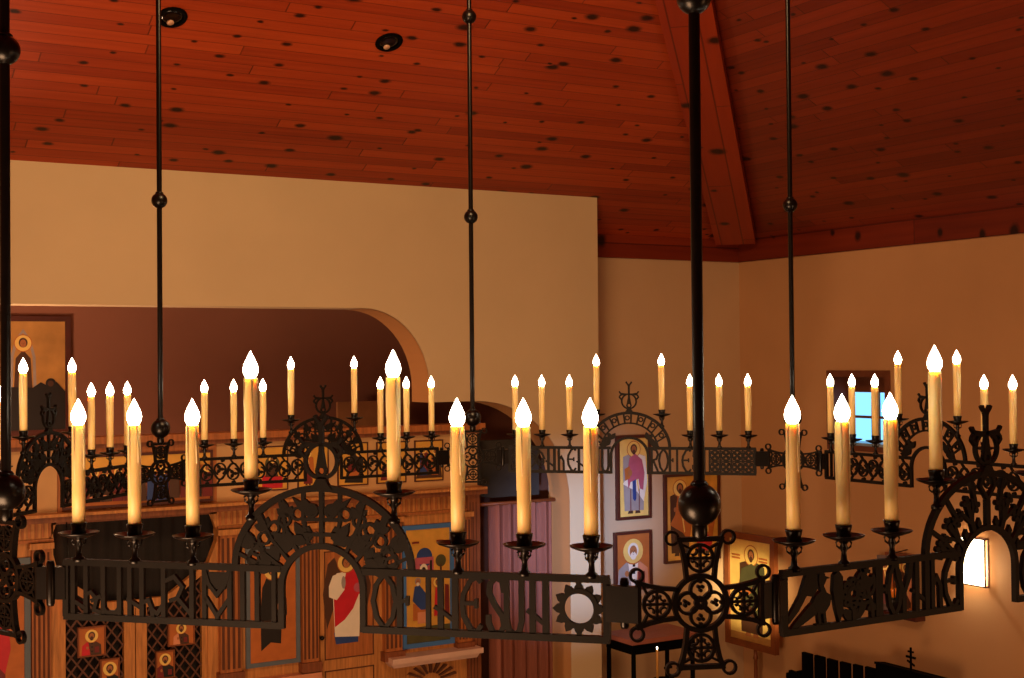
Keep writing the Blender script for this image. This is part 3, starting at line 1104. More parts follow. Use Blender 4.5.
# --- on the pier and back-right wall
YW = YB - .001
c, w, h = rect(615, 649, 435, 519, YW)
def tall_saint(p, W, Hh):
    saint(p, W * .02, -Hh * .93, Hh * .90, M_GREY, M_WHITE, M_PBROWN, M_PBROWN, 1.35)
    p.poly(M_ROSE, [(-W * .30, Hh * .50), (W * .1, Hh * .60), (W * .55, Hh * .44), (W * .72, Hh * .1), (W * .62, -Hh * .34), (W * .40, -Hh * .30), (W * .30, -Hh * .05), (-W * .25, -Hh * .12), (-W * .40, -Hh * .3), (-W * .48, Hh * .1)])
    p.poly(M_PBLUE, [(-W * .12, -Hh * .10), (W * .12, -Hh * .05), (W * .14, -Hh * .55), (W * .04, -Hh * .62), (-W * .10, -Hh * .55)])
    p.poly(M_OCHRE, [(-W * .66, Hh * .22), (-W * .30, Hh * .30), (-W * .28, -Hh * .02), (-W * .62, -Hh * .08)])
    p.oval(M_SKIN, -W * .28, Hh * .12, .03, .04)
    for q in (-.28, .30):
        p.poly(M_DRED, [(W * q, -Hh * .3), (W * (q + .05), -Hh * .3), (W * (q + .05), -Hh * .85), (W * q, -Hh * .85)])
icon('saint_icon', 'tall narrow icon of a standing saint in a rose mantle on the pale wall', 'icon', c, w, h, tall_saint, M_FRAMEK, .035, .05, 0, M_GOLDB)
c, w, h = rect(613, 650, 531, 590, YW)
icon('bishop_icon', 'square icon of a white-bearded bishop in pale vestments below the tall saint icon', 'icon', c, w, h,
     lambda p, W, Hh: bust(p, 0, -Hh, Hh * .95, M_GREY, M_PEACH, M_WHITE, M_WHITE), M_FRAMEK, .03, .05, 0, M_OCHRE)
c, w, h = rect(663, 718, 473, 561, YW)
icon('martyr_icon', 'icon of a saint in ochre and brown partly behind the big black ball', 'icon', c, w, h,
     lambda p, W, Hh: (saint(p, -W * .48, -Hh * .9, Hh * .9, M_PBROWN, M_OCHRE, M_PBROWN, M_PBROWN, 1.2), saint(p, W * .45, -Hh * .9, Hh * .8, M_RED, M_OCHRE, M_PBROWN, None, 1.1)), M_FRAMEK, .03, .05, 0, M_GOLD)

# --- standing icon by the right wall
XI = XR - .28
c, w, h = rectX(729, 778, 534, 648, XI)
def forerunner(p, W, Hh):
    p.poly(M_GOLDB, [(-W, -Hh), (W, -Hh), (W, Hh), (-W, Hh)])
    p.poly(M_GOLDD, [(-W, -Hh), (W, -Hh), (W, -Hh * .86), (-W, -Hh * .86)])
    saint(p, W * .05, -Hh * .90, Hh * .88, M_PBROWN, M_PGREEN, M_PBROWN, M_PBROWN, 1.45, True, M_SKIN)
    p.poly(M_PGREEN, [(-W * .52, Hh * .1), (-W * .4, Hh * .42), (W * .1, Hh * .55), (W * .5, Hh * .42), (W * .66, Hh * .0), (W * .45, -Hh * .25), (W * .1, Hh * .05)])
    p.poly(M_OCHRE, [(-W * .5, Hh * .1), (-W * .1, Hh * .0), (W * .3, Hh * .16), (W * .3, Hh * .08), (-W * .1, -Hh * .1), (-W * .5, -Hh * .04)])
    for zz in (.60, .66):
        p.poly(M_OCHRE, [(W * .45, Hh * zz), (W * .85, Hh * zz), (W * .85, Hh * (zz + .03)), (W * .45, Hh * (zz + .03))])
        p.poly(M_OCHRE, [(-W * .85, Hh * zz), (-W * .45, Hh * zz), (-W * .45, Hh * (zz + .03)), (-W * .85, Hh * (zz + .03))])
ic = icon('forerunner_icon', 'bright gold icon of a bearded saint in a green mantle on a pole stand', 'icon', c, w * 1.02, h, forerunner, M_FRAMEB, .075, .06, -pi / 2, M_GOLDB)
st = MB()
st.lathe([(.19, -c.z), (.19, -c.z + .02), (.05, -c.z + .06), (.022, -c.z + .10), (.022, -h / 2 - .14), (.034, -h / 2 - .12), (.022, -h / 2 - .08), (.02, -h / 2 + .02)], M_FRAMEB, 16, (0, .03, 0))
st.box(-.02, .02, .0, .03, -h / 2 - .02, h / 2 - .05, M_FRAMEB)
st.build('pole_stand', ic)

# --- icon corner on the right wall: open triptych and hanging lamp
c, w, h = rectX(887, 925, 557, 612, XR - .001)
tr = empty('triptych_icon', c, -pi / 2, 'dark open triptych icon with rosy figures on the right wall', 'icon')
ct = MB()
ct.box(-w * .30, w * .30, -.05, 0, -h / 2, h / 2, M_FRAMEK)
ct.build('centre_case', tr)
pc = MB()
pc.box(-w * .26, w * .26, -.004, 0, -h * .45, h * .45, M_OCHRE)
saint(pc, -w * .11, -h * .42, h * .42, M_DRED, M_ROSE, M_PBROWN, None, 1.1)
saint(pc, w * .12, -h * .42, h * .40, M_PBROWN, M_PEACH, M_PBROWN, M_PBROWN, 1.1)
pc.build('painting', tr, (0, -.052, 0))
for s in (-1, 1):
    dr = MB()
    ww = w * .30
    dr.box(0 if s == 1 else -ww, ww if s == 1 else 0, -.02, 0, -h / 2, h / 2, M_FRAMEK)
    dr.layer = 32
    dd = MB()
    saint(dd, s * ww * .5, -h * .42, h * .40, M_ROSE if s == 1 else M_DRED, M_PBLUE if s == 1 else M_OCHRE, M_PBROWN, None, 1.0)
    d_ = dr.build('side_wing', tr, (s * w * .29, -.03, 0), -s * radians(40))
    dd.build('painting', d_, (0, -.021, 0))
sh = MB()
sh.box(-w * .45, w * .5, -.14, 0, -h / 2 - .05, -h / 2, M_FRAMEK)
MB().prism([(-w * .36, h / 2), (w * .36, h / 2), (w * .30, h / 2 + .04), (-w * .36, h / 2 + .04)], -.10, 0, M_FRAMEB).build('top_board', tr)
sh.build('shelf', tr)
lp = onX(893, 600, XR - .22)
vl = empty('hanging_oil_lamp', (lp.x, lp.y, lp.z), 0, 'small dark hanging oil lamp in front of the triptych on the right wall', 'lamp')
b_ = MB()
b_.lathe([(.004, -.20), (.016, -.17), (.010, -.14), (.05, -.06), (.06, 0), (.055, .02), (.062, .03)], M_IRONB, 16)
b_.build('bowl', vl)
for k in range(3):
    a = k * 2 * pi / 3
    MB().tube([(.058 * cos(a), .058 * sin(a), .03), (.004 * cos(a), .004 * sin(a), .46)], .006, M_IRONB, 6).build('chain', vl)
MB().lathe([(.004, .455), (.016, .465), (.006, .475)], M_IRONB, 10).build('hanging_ring', vl)
MB().tube([(0, -.22, 0), (0, 0, .02)], .006, M_IRONB, 6).build('lamp_bracket', tr, (-(lp.y - tr.location.y), 0, lp.z + .482 - tr.location.z))
MB().lathe([(.03, .03), (.042, .05), (.046, .12), (.044, .125), (.03, .04)], M_AMBER, 14).build('glass', vl, (0, 0, 0))

# --- lit wall sconce
c, w, h = rectX(957, 985, 538, 585, XR - .05)
c.x = XR - .001
sn = empty('wall_sconce', c, -pi / 2, 'glowing white box wall sconce lighting the right wall', 'lamp')
so = MB()
so.prism([(-w / 2, -h / 2), (w / 2, -h / 2), (w / 2, h / 2), (-w / 2, h / 2)], -.05, -.045, M_SHADE)
so.box(-w / 2, -w / 2 + .004, -.045, -.01, -h / 2, h / 2, M_SHADE)
so.build('shade', sn)
ed = MB()
for x in (-w / 2, w / 2):
    for y in (-.05, -.006):
        ed.box(x - .007, x + .007, y - .006, y + .006, -h / 2 - .006, h / 2 + .006, M_FRAMEK)
for z in (-h / 2, h / 2):
    for y in (-.05, -.006):
        ed.box(-w / 2, w / 2, y - .006, y + .006, z - .006, z + .006, M_FRAMEK)
    for x in (-w / 2, w / 2):
        ed.box(x - .006, x + .006, -.05, 0, z - .006, z + .006, M_FRAMEK)
ed.build('wire_frame', sn)
MB().box(-w * .3, w * .3, -.008, 0, -h * .3, h * .3, M_FRAMEK).build('back_plate', sn)

# --- black slatted stand with three-bar cross, below
XS = XR - .55
rk = None
sl = [(790, 798, 671), (803, 812, 653), (815.5, 824.5, 656), (828, 837, 659.5), (841, 850, 662.5), (854, 862, 665), (866, 875, 667.5)]
p0 = onX(832, 678, XS)
rk = empty('music_stand_rack', (XS, p0.y, 0), 0, 'black rack of upright slats at the bottom picture edge', 'rack')
bs = MB()
yA, yB_ = onX(788, 670, XS).y - p0.y, onX(876, 670, XS).y - p0.y
zt0 = onX(803, 672, XS).z
bs.box(-.03, .25, yB_, yA, .0, .06, M_BLACK)
bs.box(-.015, .015, yB_, yA, zt0 - .12, zt0 - .05, M_BLACK)
bs.box(-.03, .25, yB_, yB_ + .04, 0, zt0 - .05, M_BLACK)
bs.box(-.03, .25, yA - .04, yA, 0, zt0 - .05, M_BLACK)
bs.build('rack_frame', rk)
for l, r_, t_ in sl:
    a_, b_2, tt = onX(l, t_, XS), onX(r_, t_, XS), onX((l + r_) / 2, t_, XS)
    MB().box(-.02, .02, b_2.y - p0.y, a_.y - p0.y, .06, tt.z, M_BLACK).build('slat', rk)
# sloped desk with the cross
qa, qb = onX(877, 661, XS - .08), onX(943, 678, XS - .08)
ld = empty('lectern', (XS - .08, (qa.y + qb.y) / 2, 0), 0, 'black sloped lectern topped by a small three-bar cross', 'lectern')
dk = MB()
ya, yb = qa.y - (qa.y + qb.y) / 2, qb.y - (qa.y + qb.y) / 2
dk.box(-.02, .09, yb, ya, qb.z - .30, qb.z - .02, M_BLACK)
dk.add([(-.04, yb - .02, qb.z - .02), (-.04, ya, qb.z - .02), (.11, ya, qb.z - .02), (.11, yb - .02, qb.z - .02),
        (-.04, yb - .02, qb.z), (-.04, ya, qa.z), (.11, ya, qa.z - .03), (.11, yb - .02, qb.z - .03)],
       [(3, 2, 1, 0), (4, 5, 6, 7), (0, 1, 5, 4), (1, 2, 6, 5), (2, 3, 7, 6), (3, 0, 4, 7)], M_BLACK)
dk.build('desk', ld)
bl = MB()
for x in (0, .07):
    for y in (yb + .03, ya - .03):
        bl.box(x - .02, x + .02, y - .02, y + .02, 0, qb.z - .29, M_BLACK)
bl.build('legs_frame', ld)
kc = onX(911, 668, XS - .08)
kr = MB()
kr.prism([(-.008, -.06), (.008, -.06), (.008, .20), (-.008, .20)], -.008, .008, M_BLACK)
kr.prism([(-.035, .150), (.035, .150), (.035, .166), (-.035, .166)], -.008, .008, M_BLACK)
kr.prism([(-.060, .095), (.060, .095), (.060, .115), (-.060, .115)], -.008, .008, M_BLACK)
kr.prism([(-.045, .058), (.045, .022), (.045, .038), (-.045, .074)], -.008, .008, M_BLACK)
kr.build('three_bar_cross', ld, (0, kc.y - (qa.y + qb.y) / 2, kc.z), -pi / 2)

# --- table in the corner before the pale wall, and the candle stand
tc_ = onY(640, 634, 12.05)
tb = empty('side_table', (tc_.x + .1, 11.95, 0), 0, 'dark side table with a reddish top in the corner under the bishop icon', 'table')
tz = onY(650, 632, 11.95).z
tl, tr_ = onY(617, 630, 11.95).x - tc_.x - .1, onY(683, 630, 11.95).x - tc_.x - .1
MB().box(tl, tr_, -.28, .28, tz - .05, tz, M_TABLE).build('table_top', tb)
MB().box(tl + .03, tr_ - .03, -.25, .25, tz - .16, tz - .05, M_BLACK).build('apron', tb)
lg_ = MB().lathe([(.026, 0), (.022, .2), (.026, .5), (.024, tz - .1)], M_BLACK, 12)
l0 = None
for x in (tl + .05, tr_ - .05):
    for y in (-.23, .23):
        if l0 is None:
            l0 = lg_.build('leg', tb, (x, y, 0))
        else:
            o = l0.copy()
            C.objects.link(o)
            o.parent = tb
            o.location = (x, y, 0)
sp_ = onY(664, 679, 11.3)
cs = empty('candle_stand', (sp_.x, 11.3, 0), 0, 'black iron candle stand with a small cross at the bottom edge', 'candle stand')
MB().lathe([(.16, 0), (.16, .02), (.03, .05), (.02, .1), (.02, sp_.z - .04), (.11, sp_.z - .02), (.12, sp_.z), (.115, sp_.z), (.10, sp_.z - .01)], M_BLACK, 20).build('pedestal_tray', cs)
x_ = MB()
x_.prism([(-.011, -.02), (.011, -.02), (.011, .20), (-.011, .20)], -.006, .006, M_BLACK)
x_.prism([(-.05, .10), (.05, .10), (.05, .125), (-.05, .125)], -.006, .006, M_BLACK)
x_.prism([(-.03, .155), (.03, .155), (.03, .17), (-.03, .17)], -.006, .006, M_BLACK)
x_.build('cross', cs, (.055, 0, sp_.z))
tp = onY(650, 648, 11.3)
tpz = sp_.z - .0095
tq = MB()
tq.lathe([(.013, 0), (.013, tp.z - tpz - .03), (.010, tp.z - tpz - .025), (.0005, tp.z - tpz - .024)], mat('beeswax', 'd39a4a', .5, 0, .1), 12)
tt_ = tag(tq.build('taper_candle', None, (sp_.x - .085, 11.3, tpz)), 'thin yellow lit taper candle standing on the black candle stand', 'candle')
MB().lathe([(.002, 0), (.007, .008), (.005, .018), (.0005, .03)], M_FLAME, 8).build('flame', tt_, (0, 0, tp.z - tpz - .024))

# ================================================================== ICON SCREEN
YI = 11.93                                  # front plane of the screen
isc = empty('icon_screen', (CX, YI, 0), 0, 'long carved oak icon screen with fluted pilasters and icon tiers below the arched opening', 'icon screen')
def I(mb, name):
    return mb.build(name, isc, (-CX, -YI, 0))   # built in church coordinates
def zY(px, py, Y=YI):
    return onY(px, py, Y).z
def xY(px, py, Y=YI):
    return onY(px, py, Y).x
XA, XB = CX - 3.46, xY(478, 560)
z_top = H - .66
z_mid = H - 1.33
dl, drr = xY(60, 620), xY(208, 620)        # royal door opening
# feast tier
o = MB()
o.box(XA, XB, YI, YI + .10, z_mid, z_top, M_TANB)
I(o, 'upper_board')
o = MB()
o.box(dl - .02, xY(216, 480), YI - .02, YI, z_mid + .03, z_top - .02, M_OAKR)
I(o, 'centre_board')
o = MB()
o.prism([(XA - .05, z_top - .04), (XB + .05, z_top - .04), (XB + .05, z_top + .02), (XA - .05, z_top + .02)], YI - .09, YI + .14, M_OAKR)
o.box(XA, XB, YI - .05, YI, z_top - .08, z_top - .04, M_OAKD)
I(o, 'top_cornice')
o = MB()
o.box(XA - .05, XB + .05, YI - .12, YI + .1, z_mid - .02, z_mid + .03, M_OAKD)
o.box(XA - .03, XB + .03, YI - .16, YI + .1, z_mid + .03, z_mid + .055, M_OAK)
I(o, 'middle_cornice')
o = MB()
dl2, drr2 = xY(53, 540), xY(217, 540)
for (a, b) in ((XA, dl2), (drr2, XB)):
    o = MB()
    o.box(a, b, YI, YI + .1, z_mid - .30, z_mid - .02, M_OAK)
    n = int((b - a) / .055)
    for i in range(n):
        x = a + (b - a) * (i + .5) / n
        o.box(x - .011, x + .011, YI - .012, YI, z_mid - .15, z_mid - .03, M_OAKR)
    o.box(a, b, YI - .03, YI, z_mid - .19, z_mid - .165, M_OAKR)
    I(o, 'frieze')

# pilasters, each fluted
def pilaster(l, r_, top_z, bot_z=0.0, m=M_OAKR):
    a, b = xY(l, 600), xY(r_, 600)
    p = MB()
    p.box(a, b, YI - .07, YI + .05, bot_z, top_z, m)
    n = 4
    for i in range(n):
        x = a + (b - a) * (i + .5) / n
        p.box(x - (b - a) * .06, x + (b - a) * .06, YI - .074, YI - .07, bot_z + .12, top_z - .08, M_GROOVE)
    p.box(a - .025, b + .025, YI - .10, YI + .05, top_z - .05, top_z, M_OAK)
    p.box(a - .02, b + .02, YI - .10, YI + .05, bot_z, bot_z + .09, M_OAKD)
    I(p, 'pilaster')
ptop = z_mid - .19
zl = zY(430, 652)                           # ledge height
for l, r_ in ((30.6, 49), (218, 239), (300, 316), (382, 399), (455, 468)):
    pilaster(l, r_, ptop, zl - .02)
# plain oak ground of the main tier, cut round the royal doors
o = MB()
for (a, b) in ((XA, dl2), (drr2, XB)):
    o.box(a, b, YI, YI + .1, 0, z_mid - .30, M_OAK)
for (a, b) in ((dl, dl2), (drr, drr2)):
    o.prism([(a, 0), (b, 0), (b, zY(217, 541)), (a, zY(206, 566))], YI + .005, YI + .1, M_OAK)
I(o, 'main_board')
o = MB()
o.box(XB - .14, XB, YI - .05, YI + .12, 0, z_mid - .02, M_OAKD)
for i in range(3):
    o.box(XB - .12 + .035 * i, XB - .11 + .035 * i, YI - .054, YI - .05, .3, z_mid - .1, M_GROOVE)
I(o, 'end_post')
# ledge with skirt below
o = MB()
a, b = xY(384, 655), xY(474, 655)
o.box(a, b, YI - .20, YI, zl - .03, zl + .02, M_PINK)
o.prism([(a + .04, zl - .08), (b - .04, zl - .08), (b, zl - .03), (a, zl - .03)], YI - .14, YI, M_PINK)
I(o, 'ledge')
o = MB()
a2, b2 = xY(240, 668), xY(318, 668)
o.box(a2, b2, YI - .10, YI, zl - .09, zl - .03, M_PEACH)
I(o, 'ledge')
o = MB()
cx_ = (a + b) / 2
for i in range(9):                          # fan carving under the ledge
    aa = radians(20 + 140 * i / 8)
    o.prism([(cx_ + .12 * cos(aa - .05), zl - .30 + .10 * sin(aa - .05)), (cx_ + .30 * cos(aa - .05), zl - .30 + .20 * sin(aa - .05)), (cx_ + .30 * cos(aa + .07), zl - .30 + .20 * sin(aa + .07)), (cx_ + .12 * cos(aa + .07), zl - .30 + .10 * sin(aa + .07))], YI - .03, YI, M_GROOVE)
I(o, 'fan_carving')
o = MB()
o.box(xY(402, 680), xY(452, 680), YI - .02, YI, .3, zl - .34, M_BLUE)
o.box(xY(402, 680) + .03, xY(452, 680) - .03, YI - .024, YI - .02, .33, zl - .37, M_OCHRE)
I(o, 'lower_panel')

# royal doors: arched dip in the top, lattice with small icons, dark curtain behind
zo = zY(135, 517)
spn = MB()
cxd = (dl + drr) / 2
zs = zY(135, 543)
dwd = (drr - dl) / 2
for s in (-1, 1):
    spn.prism([(cxd + s * (dwd + .085), z_mid - .02), (cxd + s * (dwd + .02), z_mid - .02), (cxd + s * (dwd + .085), zs + .06)], YI, YI + .06, M_OAK)
spn.box(dl2, drr2, YI, YI + .08, z_mid - .05, z_mid - .02, M_OAKD)
I(spn, 'door_head')
cur = MB()
nf = 44
vs, fs = [], []
for i in range(nf + 1):
    x = dl - .14 + (drr - dl + .28) * i / nf
    y = YI + .22 + .025 * sin(i * 1.9)
    vs += [(x, y, .02), (x, y, z_mid - .02)]
for i in range(nf):
    fs.append((2 * i, 2 * i + 2, 2 * i + 3, 2 * i + 1))
cur.add(vs, fs, M_DCLOTH, True)
tag(cur.build('altar_curtain', None), 'black curtain filling the opening above and behind the royal doors', 'curtain')

def top_z(q):
    """height of the dipped door top; q = distance from the centre, 0..1"""
    za, zb = zY(205, 563), zY(135, 600)
    if q < .42:
        return zb
    return zb + (za - zb) * (q - .42) / .58
for s in (-1, 1):
    door = MB()
    st_w = .10
    xi, xo = cxd + s * .004, cxd + s * dwd
    pts = lambda q: cxd + s * dwd * q
    fw = .075
    # stiles
    door.prism([(xi, .1), (cxd + s * .10, .1), (cxd + s * .10, top_z(.15)), (xi, top_z(0))], YI + .02, YI + .08, M_OAK)
    door.prism([(xo - s * .05, .1), (xo, .1), (xo, top_z(1)), (xo - s * .05, top_z(.93))], YI + .02, YI + .08, M_OAK)
    for i in range(8):                      # dipped top rail
        q0, q1 = i / 8, (i + 1) / 8
        door.prism([(pts(q0), top_z(q0) - fw), (pts(q1), top_z(q1) - fw), (pts(q1), top_z(q1)), (pts(q0), top_z(q0))], YI + .015, YI + .08, M_OAK)
    door.box(min(xi, xo), max(xi, xo), YI + .02, YI + .08, .1, .2, M_OAK)
    d_ = I(door, 'royal_door')
    la = MB()
    x0, x1 = min(cxd + s * .10, xo - s * .05), max(cxd + s * .10, xo - s * .05)
    zb0, step = 1.0, .128
    zmax = top_z(1)
    W_ = x1 - x0
    for sg in (1, -1):
        n0 = int(W_ * 1.3 / step) + 1
        nmax = int((zmax - zb0) / step) + 1
        for j in range(-n0, nmax):
            # line z = zb0 + j*step + sg*(x-ref)*1.3
            seg = []
            for i in range(13):
                x = x0 + W_ * i / 12
                z = zb0 + j * step + 1.3 * ((x - x0) if sg == 1 else (x1 - x))
                q = abs(x - cxd) / dwd
                if zb0 < z < top_z(q) - .06:
                    seg.append((x, z))
            if len(seg) > 1:
                la.ribbon([seg[0], seg[-1]], .014, M_LATT, .012, False, YI + .05 + .006 * sg)
    la.box(x0, x1, YI + .03, YI + .07, .2, 1.0, M_OAK)
    o = la.build('lattice', d_)
    o.location = (0, 0, 0)

def small_icon(l, r_, t_, b_, robe, mantle, label):
    c_, w_, h_ = rect(l, r_, t_, b_, YI + .03)
    def pt(p, W, Hh):
        bust(p, 0, -Hh * 1.0, Hh * 1.0, robe, mantle, M_PBROWN, M_PBROWN)
    icon('door_icon', label, 'icon', c_, w_, h_, pt, M_FRAMEB, .012, .03, 0, M_OCHRE, 'small icons on the royal door lattice')
small_icon(77, 105, 626, 656, M_RED, M_PBROWN, 'small icon of a red-robed figure on the left lattice door, upper one')
small_icon(99.5, 119, 658, 690, M_OCHRE, M_PDARK, 'small icon of a dark figure on the left lattice door, lower one')
small_icon(167, 194, 620, 645, M_PEACH, M_PBROWN, 'small icon of a peach-robed figure on the right lattice door, upper one')
small_icon(155, 174, 650, 678, M_DRED, M_PDARK, 'small icon of a black-robed figure on the right lattice door, lower one')
rl = onY(69, 604, YI - .12)
vg = empty('vigil_lamp', (rl.x, YI - .12, rl.z), 0, 'small glowing red glass lamp hanging before the left royal door', 'lamp')
MB().lathe([(.012, -.05), (.03, -.03), (.036, .01), (.034, .03), (.03, .03), (.01, -.03)], M_TRED, 14).build('glass_cup', vg)
for s in (-1, 1):
    MB().tube([(s * .034, 0, .02), (0, 0, .30), (0, .10, z_mid - rl.z)], .004, M_IRONB, 6).build('chain', vg)

# big framed paintings
def robed(p, W, Hh):
    p.poly(M_OCHRE, [(-W, -Hh), (W, -Hh), (W, Hh), (-W, Hh)])
    p.poly(M_PDARK, [(-W * .52, -Hh * .80), (-W * .1, -Hh * .66), (W * .34, -Hh * .70), (W * .38, -Hh * .35), (W * .62, -Hh * .18), (W * .60, Hh * .1), (W * .36, Hh * .40), (W * .16, Hh * .58), (-W * .22, Hh * .56), (-W * .46, Hh * .34), (-W * .54, -Hh * .1)])
    p.poly(M_PBROWN, [(W * .40, Hh * .0), (W * .52, Hh * .05), (W * .54, -Hh * .16), (W * .40, -Hh * .2)])
    p.poly(M_PBROWN, [(-W * .02, Hh * .46), (W * .12, Hh * .46), (W * .10, -Hh * .3), (W * .0, -Hh * .3)])
    head(p, 0, Hh * .64, Hh * .085, M_PDARK)
    p.oval(M_SKIN, W * .3, -Hh * .02, .03, .04)
c, w, h = rect(245, 299, 546, 665, YI - .001)
icon('dark_robed_icon', 'large icon of a black-robed figure in a grey-blue frame on the icon screen', 'icon', c, w, h, robed, M_GREYB, .04, .03, 0, M_OCHRE)
def abraham(p, W, Hh):
    p.poly(M_GOLD, [(-W, -Hh), (W, -Hh), (W, Hh), (-W, Hh)])
    p.poly(M_PGREEN, [(-W, -Hh), (W, -Hh), (W, -Hh * .72), (-W, -Hh * .72)])
    # domed house
    p.poly(M_ROSE, [(-W * .58, Hh * .20), (W * .26, Hh * .20), (W * .26, Hh * .50), (-W * .58, Hh * .50)])
    p.oval(M_PBLUE, -W * .16, Hh * .50, W * .36, Hh * .17)
    p.poly(M_ROSE, [(-W * .58, Hh * .38), (W * .26, Hh * .38), (W * .26, Hh * .50), (-W * .58, Hh * .50)])
    p.oval(M_WHITE, -W * .2, Hh * .28, W * .18, Hh * .11)
    p.oval(M_PDARK, -W * .2, Hh * .26, W * .10, Hh * .07)
    p.poly(M_PDARK, [(W * .08, Hh * .26), (W * .18, Hh * .26), (W * .18, Hh * .44), (W * .08, Hh * .44)])
    p.oval(M_PGREEN, W * .58, Hh * .42, W * .24, Hh * .11)
    p.poly(M_PBROWN, [(W * .54, Hh * .16), (W * .62, Hh * .16), (W * .62, Hh * .36), (W * .54, Hh * .36)])
    # seated and standing figures about a table
    p.poly(M_OCHRE, [(-W * .7, -Hh * .60), (W * .05, -Hh * .60), (W * .05, -Hh * .40), (-W * .7, -Hh * .30)])
    p.poly(M_PBLUE, [(-W * .72, -Hh * .25), (-W * .62, Hh * .0), (-W * .40, Hh * .02), (-W * .1, -Hh * .15), (W * .02, -Hh * .42), (-W * .35, -Hh * .42)])
    p.poly(M_PEACH, [(-W * .5, -Hh * .66), (W * .02, -Hh * .66), (W * .02, -Hh * .46), (-W * .5, -Hh * .46)])
    head(p, -W * .48, Hh * .08, Hh * .055, M_GREY, False, M_WHITE)
    p.poly(M_WHITE, [(-W * .05, -Hh * .3), (W * .1, -Hh * .3), (W * .1, Hh * .02), (-W * .05, Hh * .02)])
    head(p, W * .02, Hh * .03, Hh * .04, M_PBROWN, False)
    p.poly(M_RED, [(W * .22, -Hh * .55), (W * .55, -Hh * .55), (W * .52, -Hh * .02), (W * .3, Hh * .0)])
    head(p, W * .4, Hh * .04, Hh * .045, M_PBROWN, True)
    p.poly(M_DRED, [(W * .70, -Hh * .55), (W * .92, -Hh * .55), (W * .9, -Hh * .02), (W * .72, Hh * .0)])
    for x in (-.6, .5):
        p.poly(M_DRED, [(W * (x - .16), Hh * .76), (W * (x + .16), Hh * .76), (W * (x + .16), Hh * .79), (W * (x - .16), Hh * .79)])
c, w, h = rect(401, 453, 524, 646, YI - .001)
icon('house_icon', 'blue-framed icon of seated figures before a small domed house on the icon screen', 'icon', c, w, h, abraham, M_BLUE, .045, .03, 0, M_GOLD)
# deacon door with the angel painted on it, hinged in the screen
a, b = xY(319, 600), xY(376, 600)
zt_, zb_ = zY(347, 545), .25
dd = MB()
dd.box(a, b, YI - .03, YI + .04, zb_, zt_, M_OAK)
zp0 = zY(347, 657)
for (l, r_, t_, b_) in ((a + .04, b - .04, zt_ - .04, zp0), (a + .04, b - .04, zp0 - .10, .4)):
    for (u0, u1, v0, v1) in ((l, r_, t_ - .012, t_), (l, r_, b_, b_ + .012), (l, l + .012, b_, t_), (r_ - .012, r_, b_, t_)):
        dd.box(u0, u1, YI - .034, YI - .03, v0, v1, M_GROOVE)
dobj = I(dd, 'deacon_door')
an = MB()
W2, H2 = (b - a) / 2 - .055, (zt_ - .05 - zp0) / 2
an.poly(M_OAKR, [(-W2 + .03, -H2 - .06), (W2 + .03, -H2 - .06), (W2 + .03, H2 - .06), (-W2 + .03, H2 - .06)])
s_h = H2
an.poly(M_PBROWN, [(-.20, -s_h * .55), (-.24, s_h * .1), (-.19, s_h * .66), (-.12, s_h * .78), (-.06, s_h * .5), (-.10, s_h * 0)])      # wings
an.poly(M_PBROWN, [(.20, -s_h * .35), (.26, s_h * .2), (.20, s_h * .6), (.12, s_h * .5), (.10, s_h * 0)])
an.poly(M_PBLUE, [(-.11, -s_h * .84), (.12, -s_h * .84), (.12, -s_h * .62), (-.13, -s_h * .62)])
an.poly(M_WHITE, [(-.12, -s_h * .70), (.13, -s_h * .74), (.15, s_h * .1), (.10, s_h * .5), (-.10, s_h * .48), (-.14, s_h * .1)])
an.poly(M_RED, [(-.12, -s_h * .52), (-.02, -s_h * .40), (.07, -s_h * .20), (.13, s_h * .06), (.18, -s_h * .02), (.19, s_h * .2), (.16, s_h * .42), (.06, s_h * .54), (.0, s_h * .5), (-.03, s_h * .25), (-.13, s_h * .02)])
an.poly(M_WHITE, [(-.14, s_h * .44), (-.03, s_h * .5), (-.02, s_h * .16), (-.10, -s_h * .02), (-.18, s_h * .05), (-.18, s_h * .25)])
an.oval(M_ROSE, .12, s_h * .18, .045)
an.oval(M_GREY, -.03, s_h * .30, .022, .06)
head(an, .0, s_h * .66, .045, M_PBROWN)
an.build('painted_angel', dobj, ((a + b) / 2 - .03, YI - .033, (zt_ - .05 + zp0) / 2 + .06))
kn = MB()
kn.ball(.022, M_IRONB, (a + .0, YI - .07, zY(318, 637)), 12, 8)
kn.box(a - .012, a + .012, YI - .07, YI - .03, zY(318, 637) - .012, zY(318, 637) + .012, M_IRONB)
kn.build('door_knob', dobj)
# far-left icon with the red robe
c, w, h = rect(-46, 30, 560, 700, YI - .001)
icon('red_robed_icon', 'icon with a dark red robed figure in a grey-blue frame at the left picture edge', 'icon', c, w, h,
     lambda p, W, Hh: saint(p, -W * .1, -Hh * .92, Hh * .4, M_DRED, M_RED, M_PBROWN, M_PBROWN, 1.4), M_GREYB, .05, .03, 0, M_OCHRE)

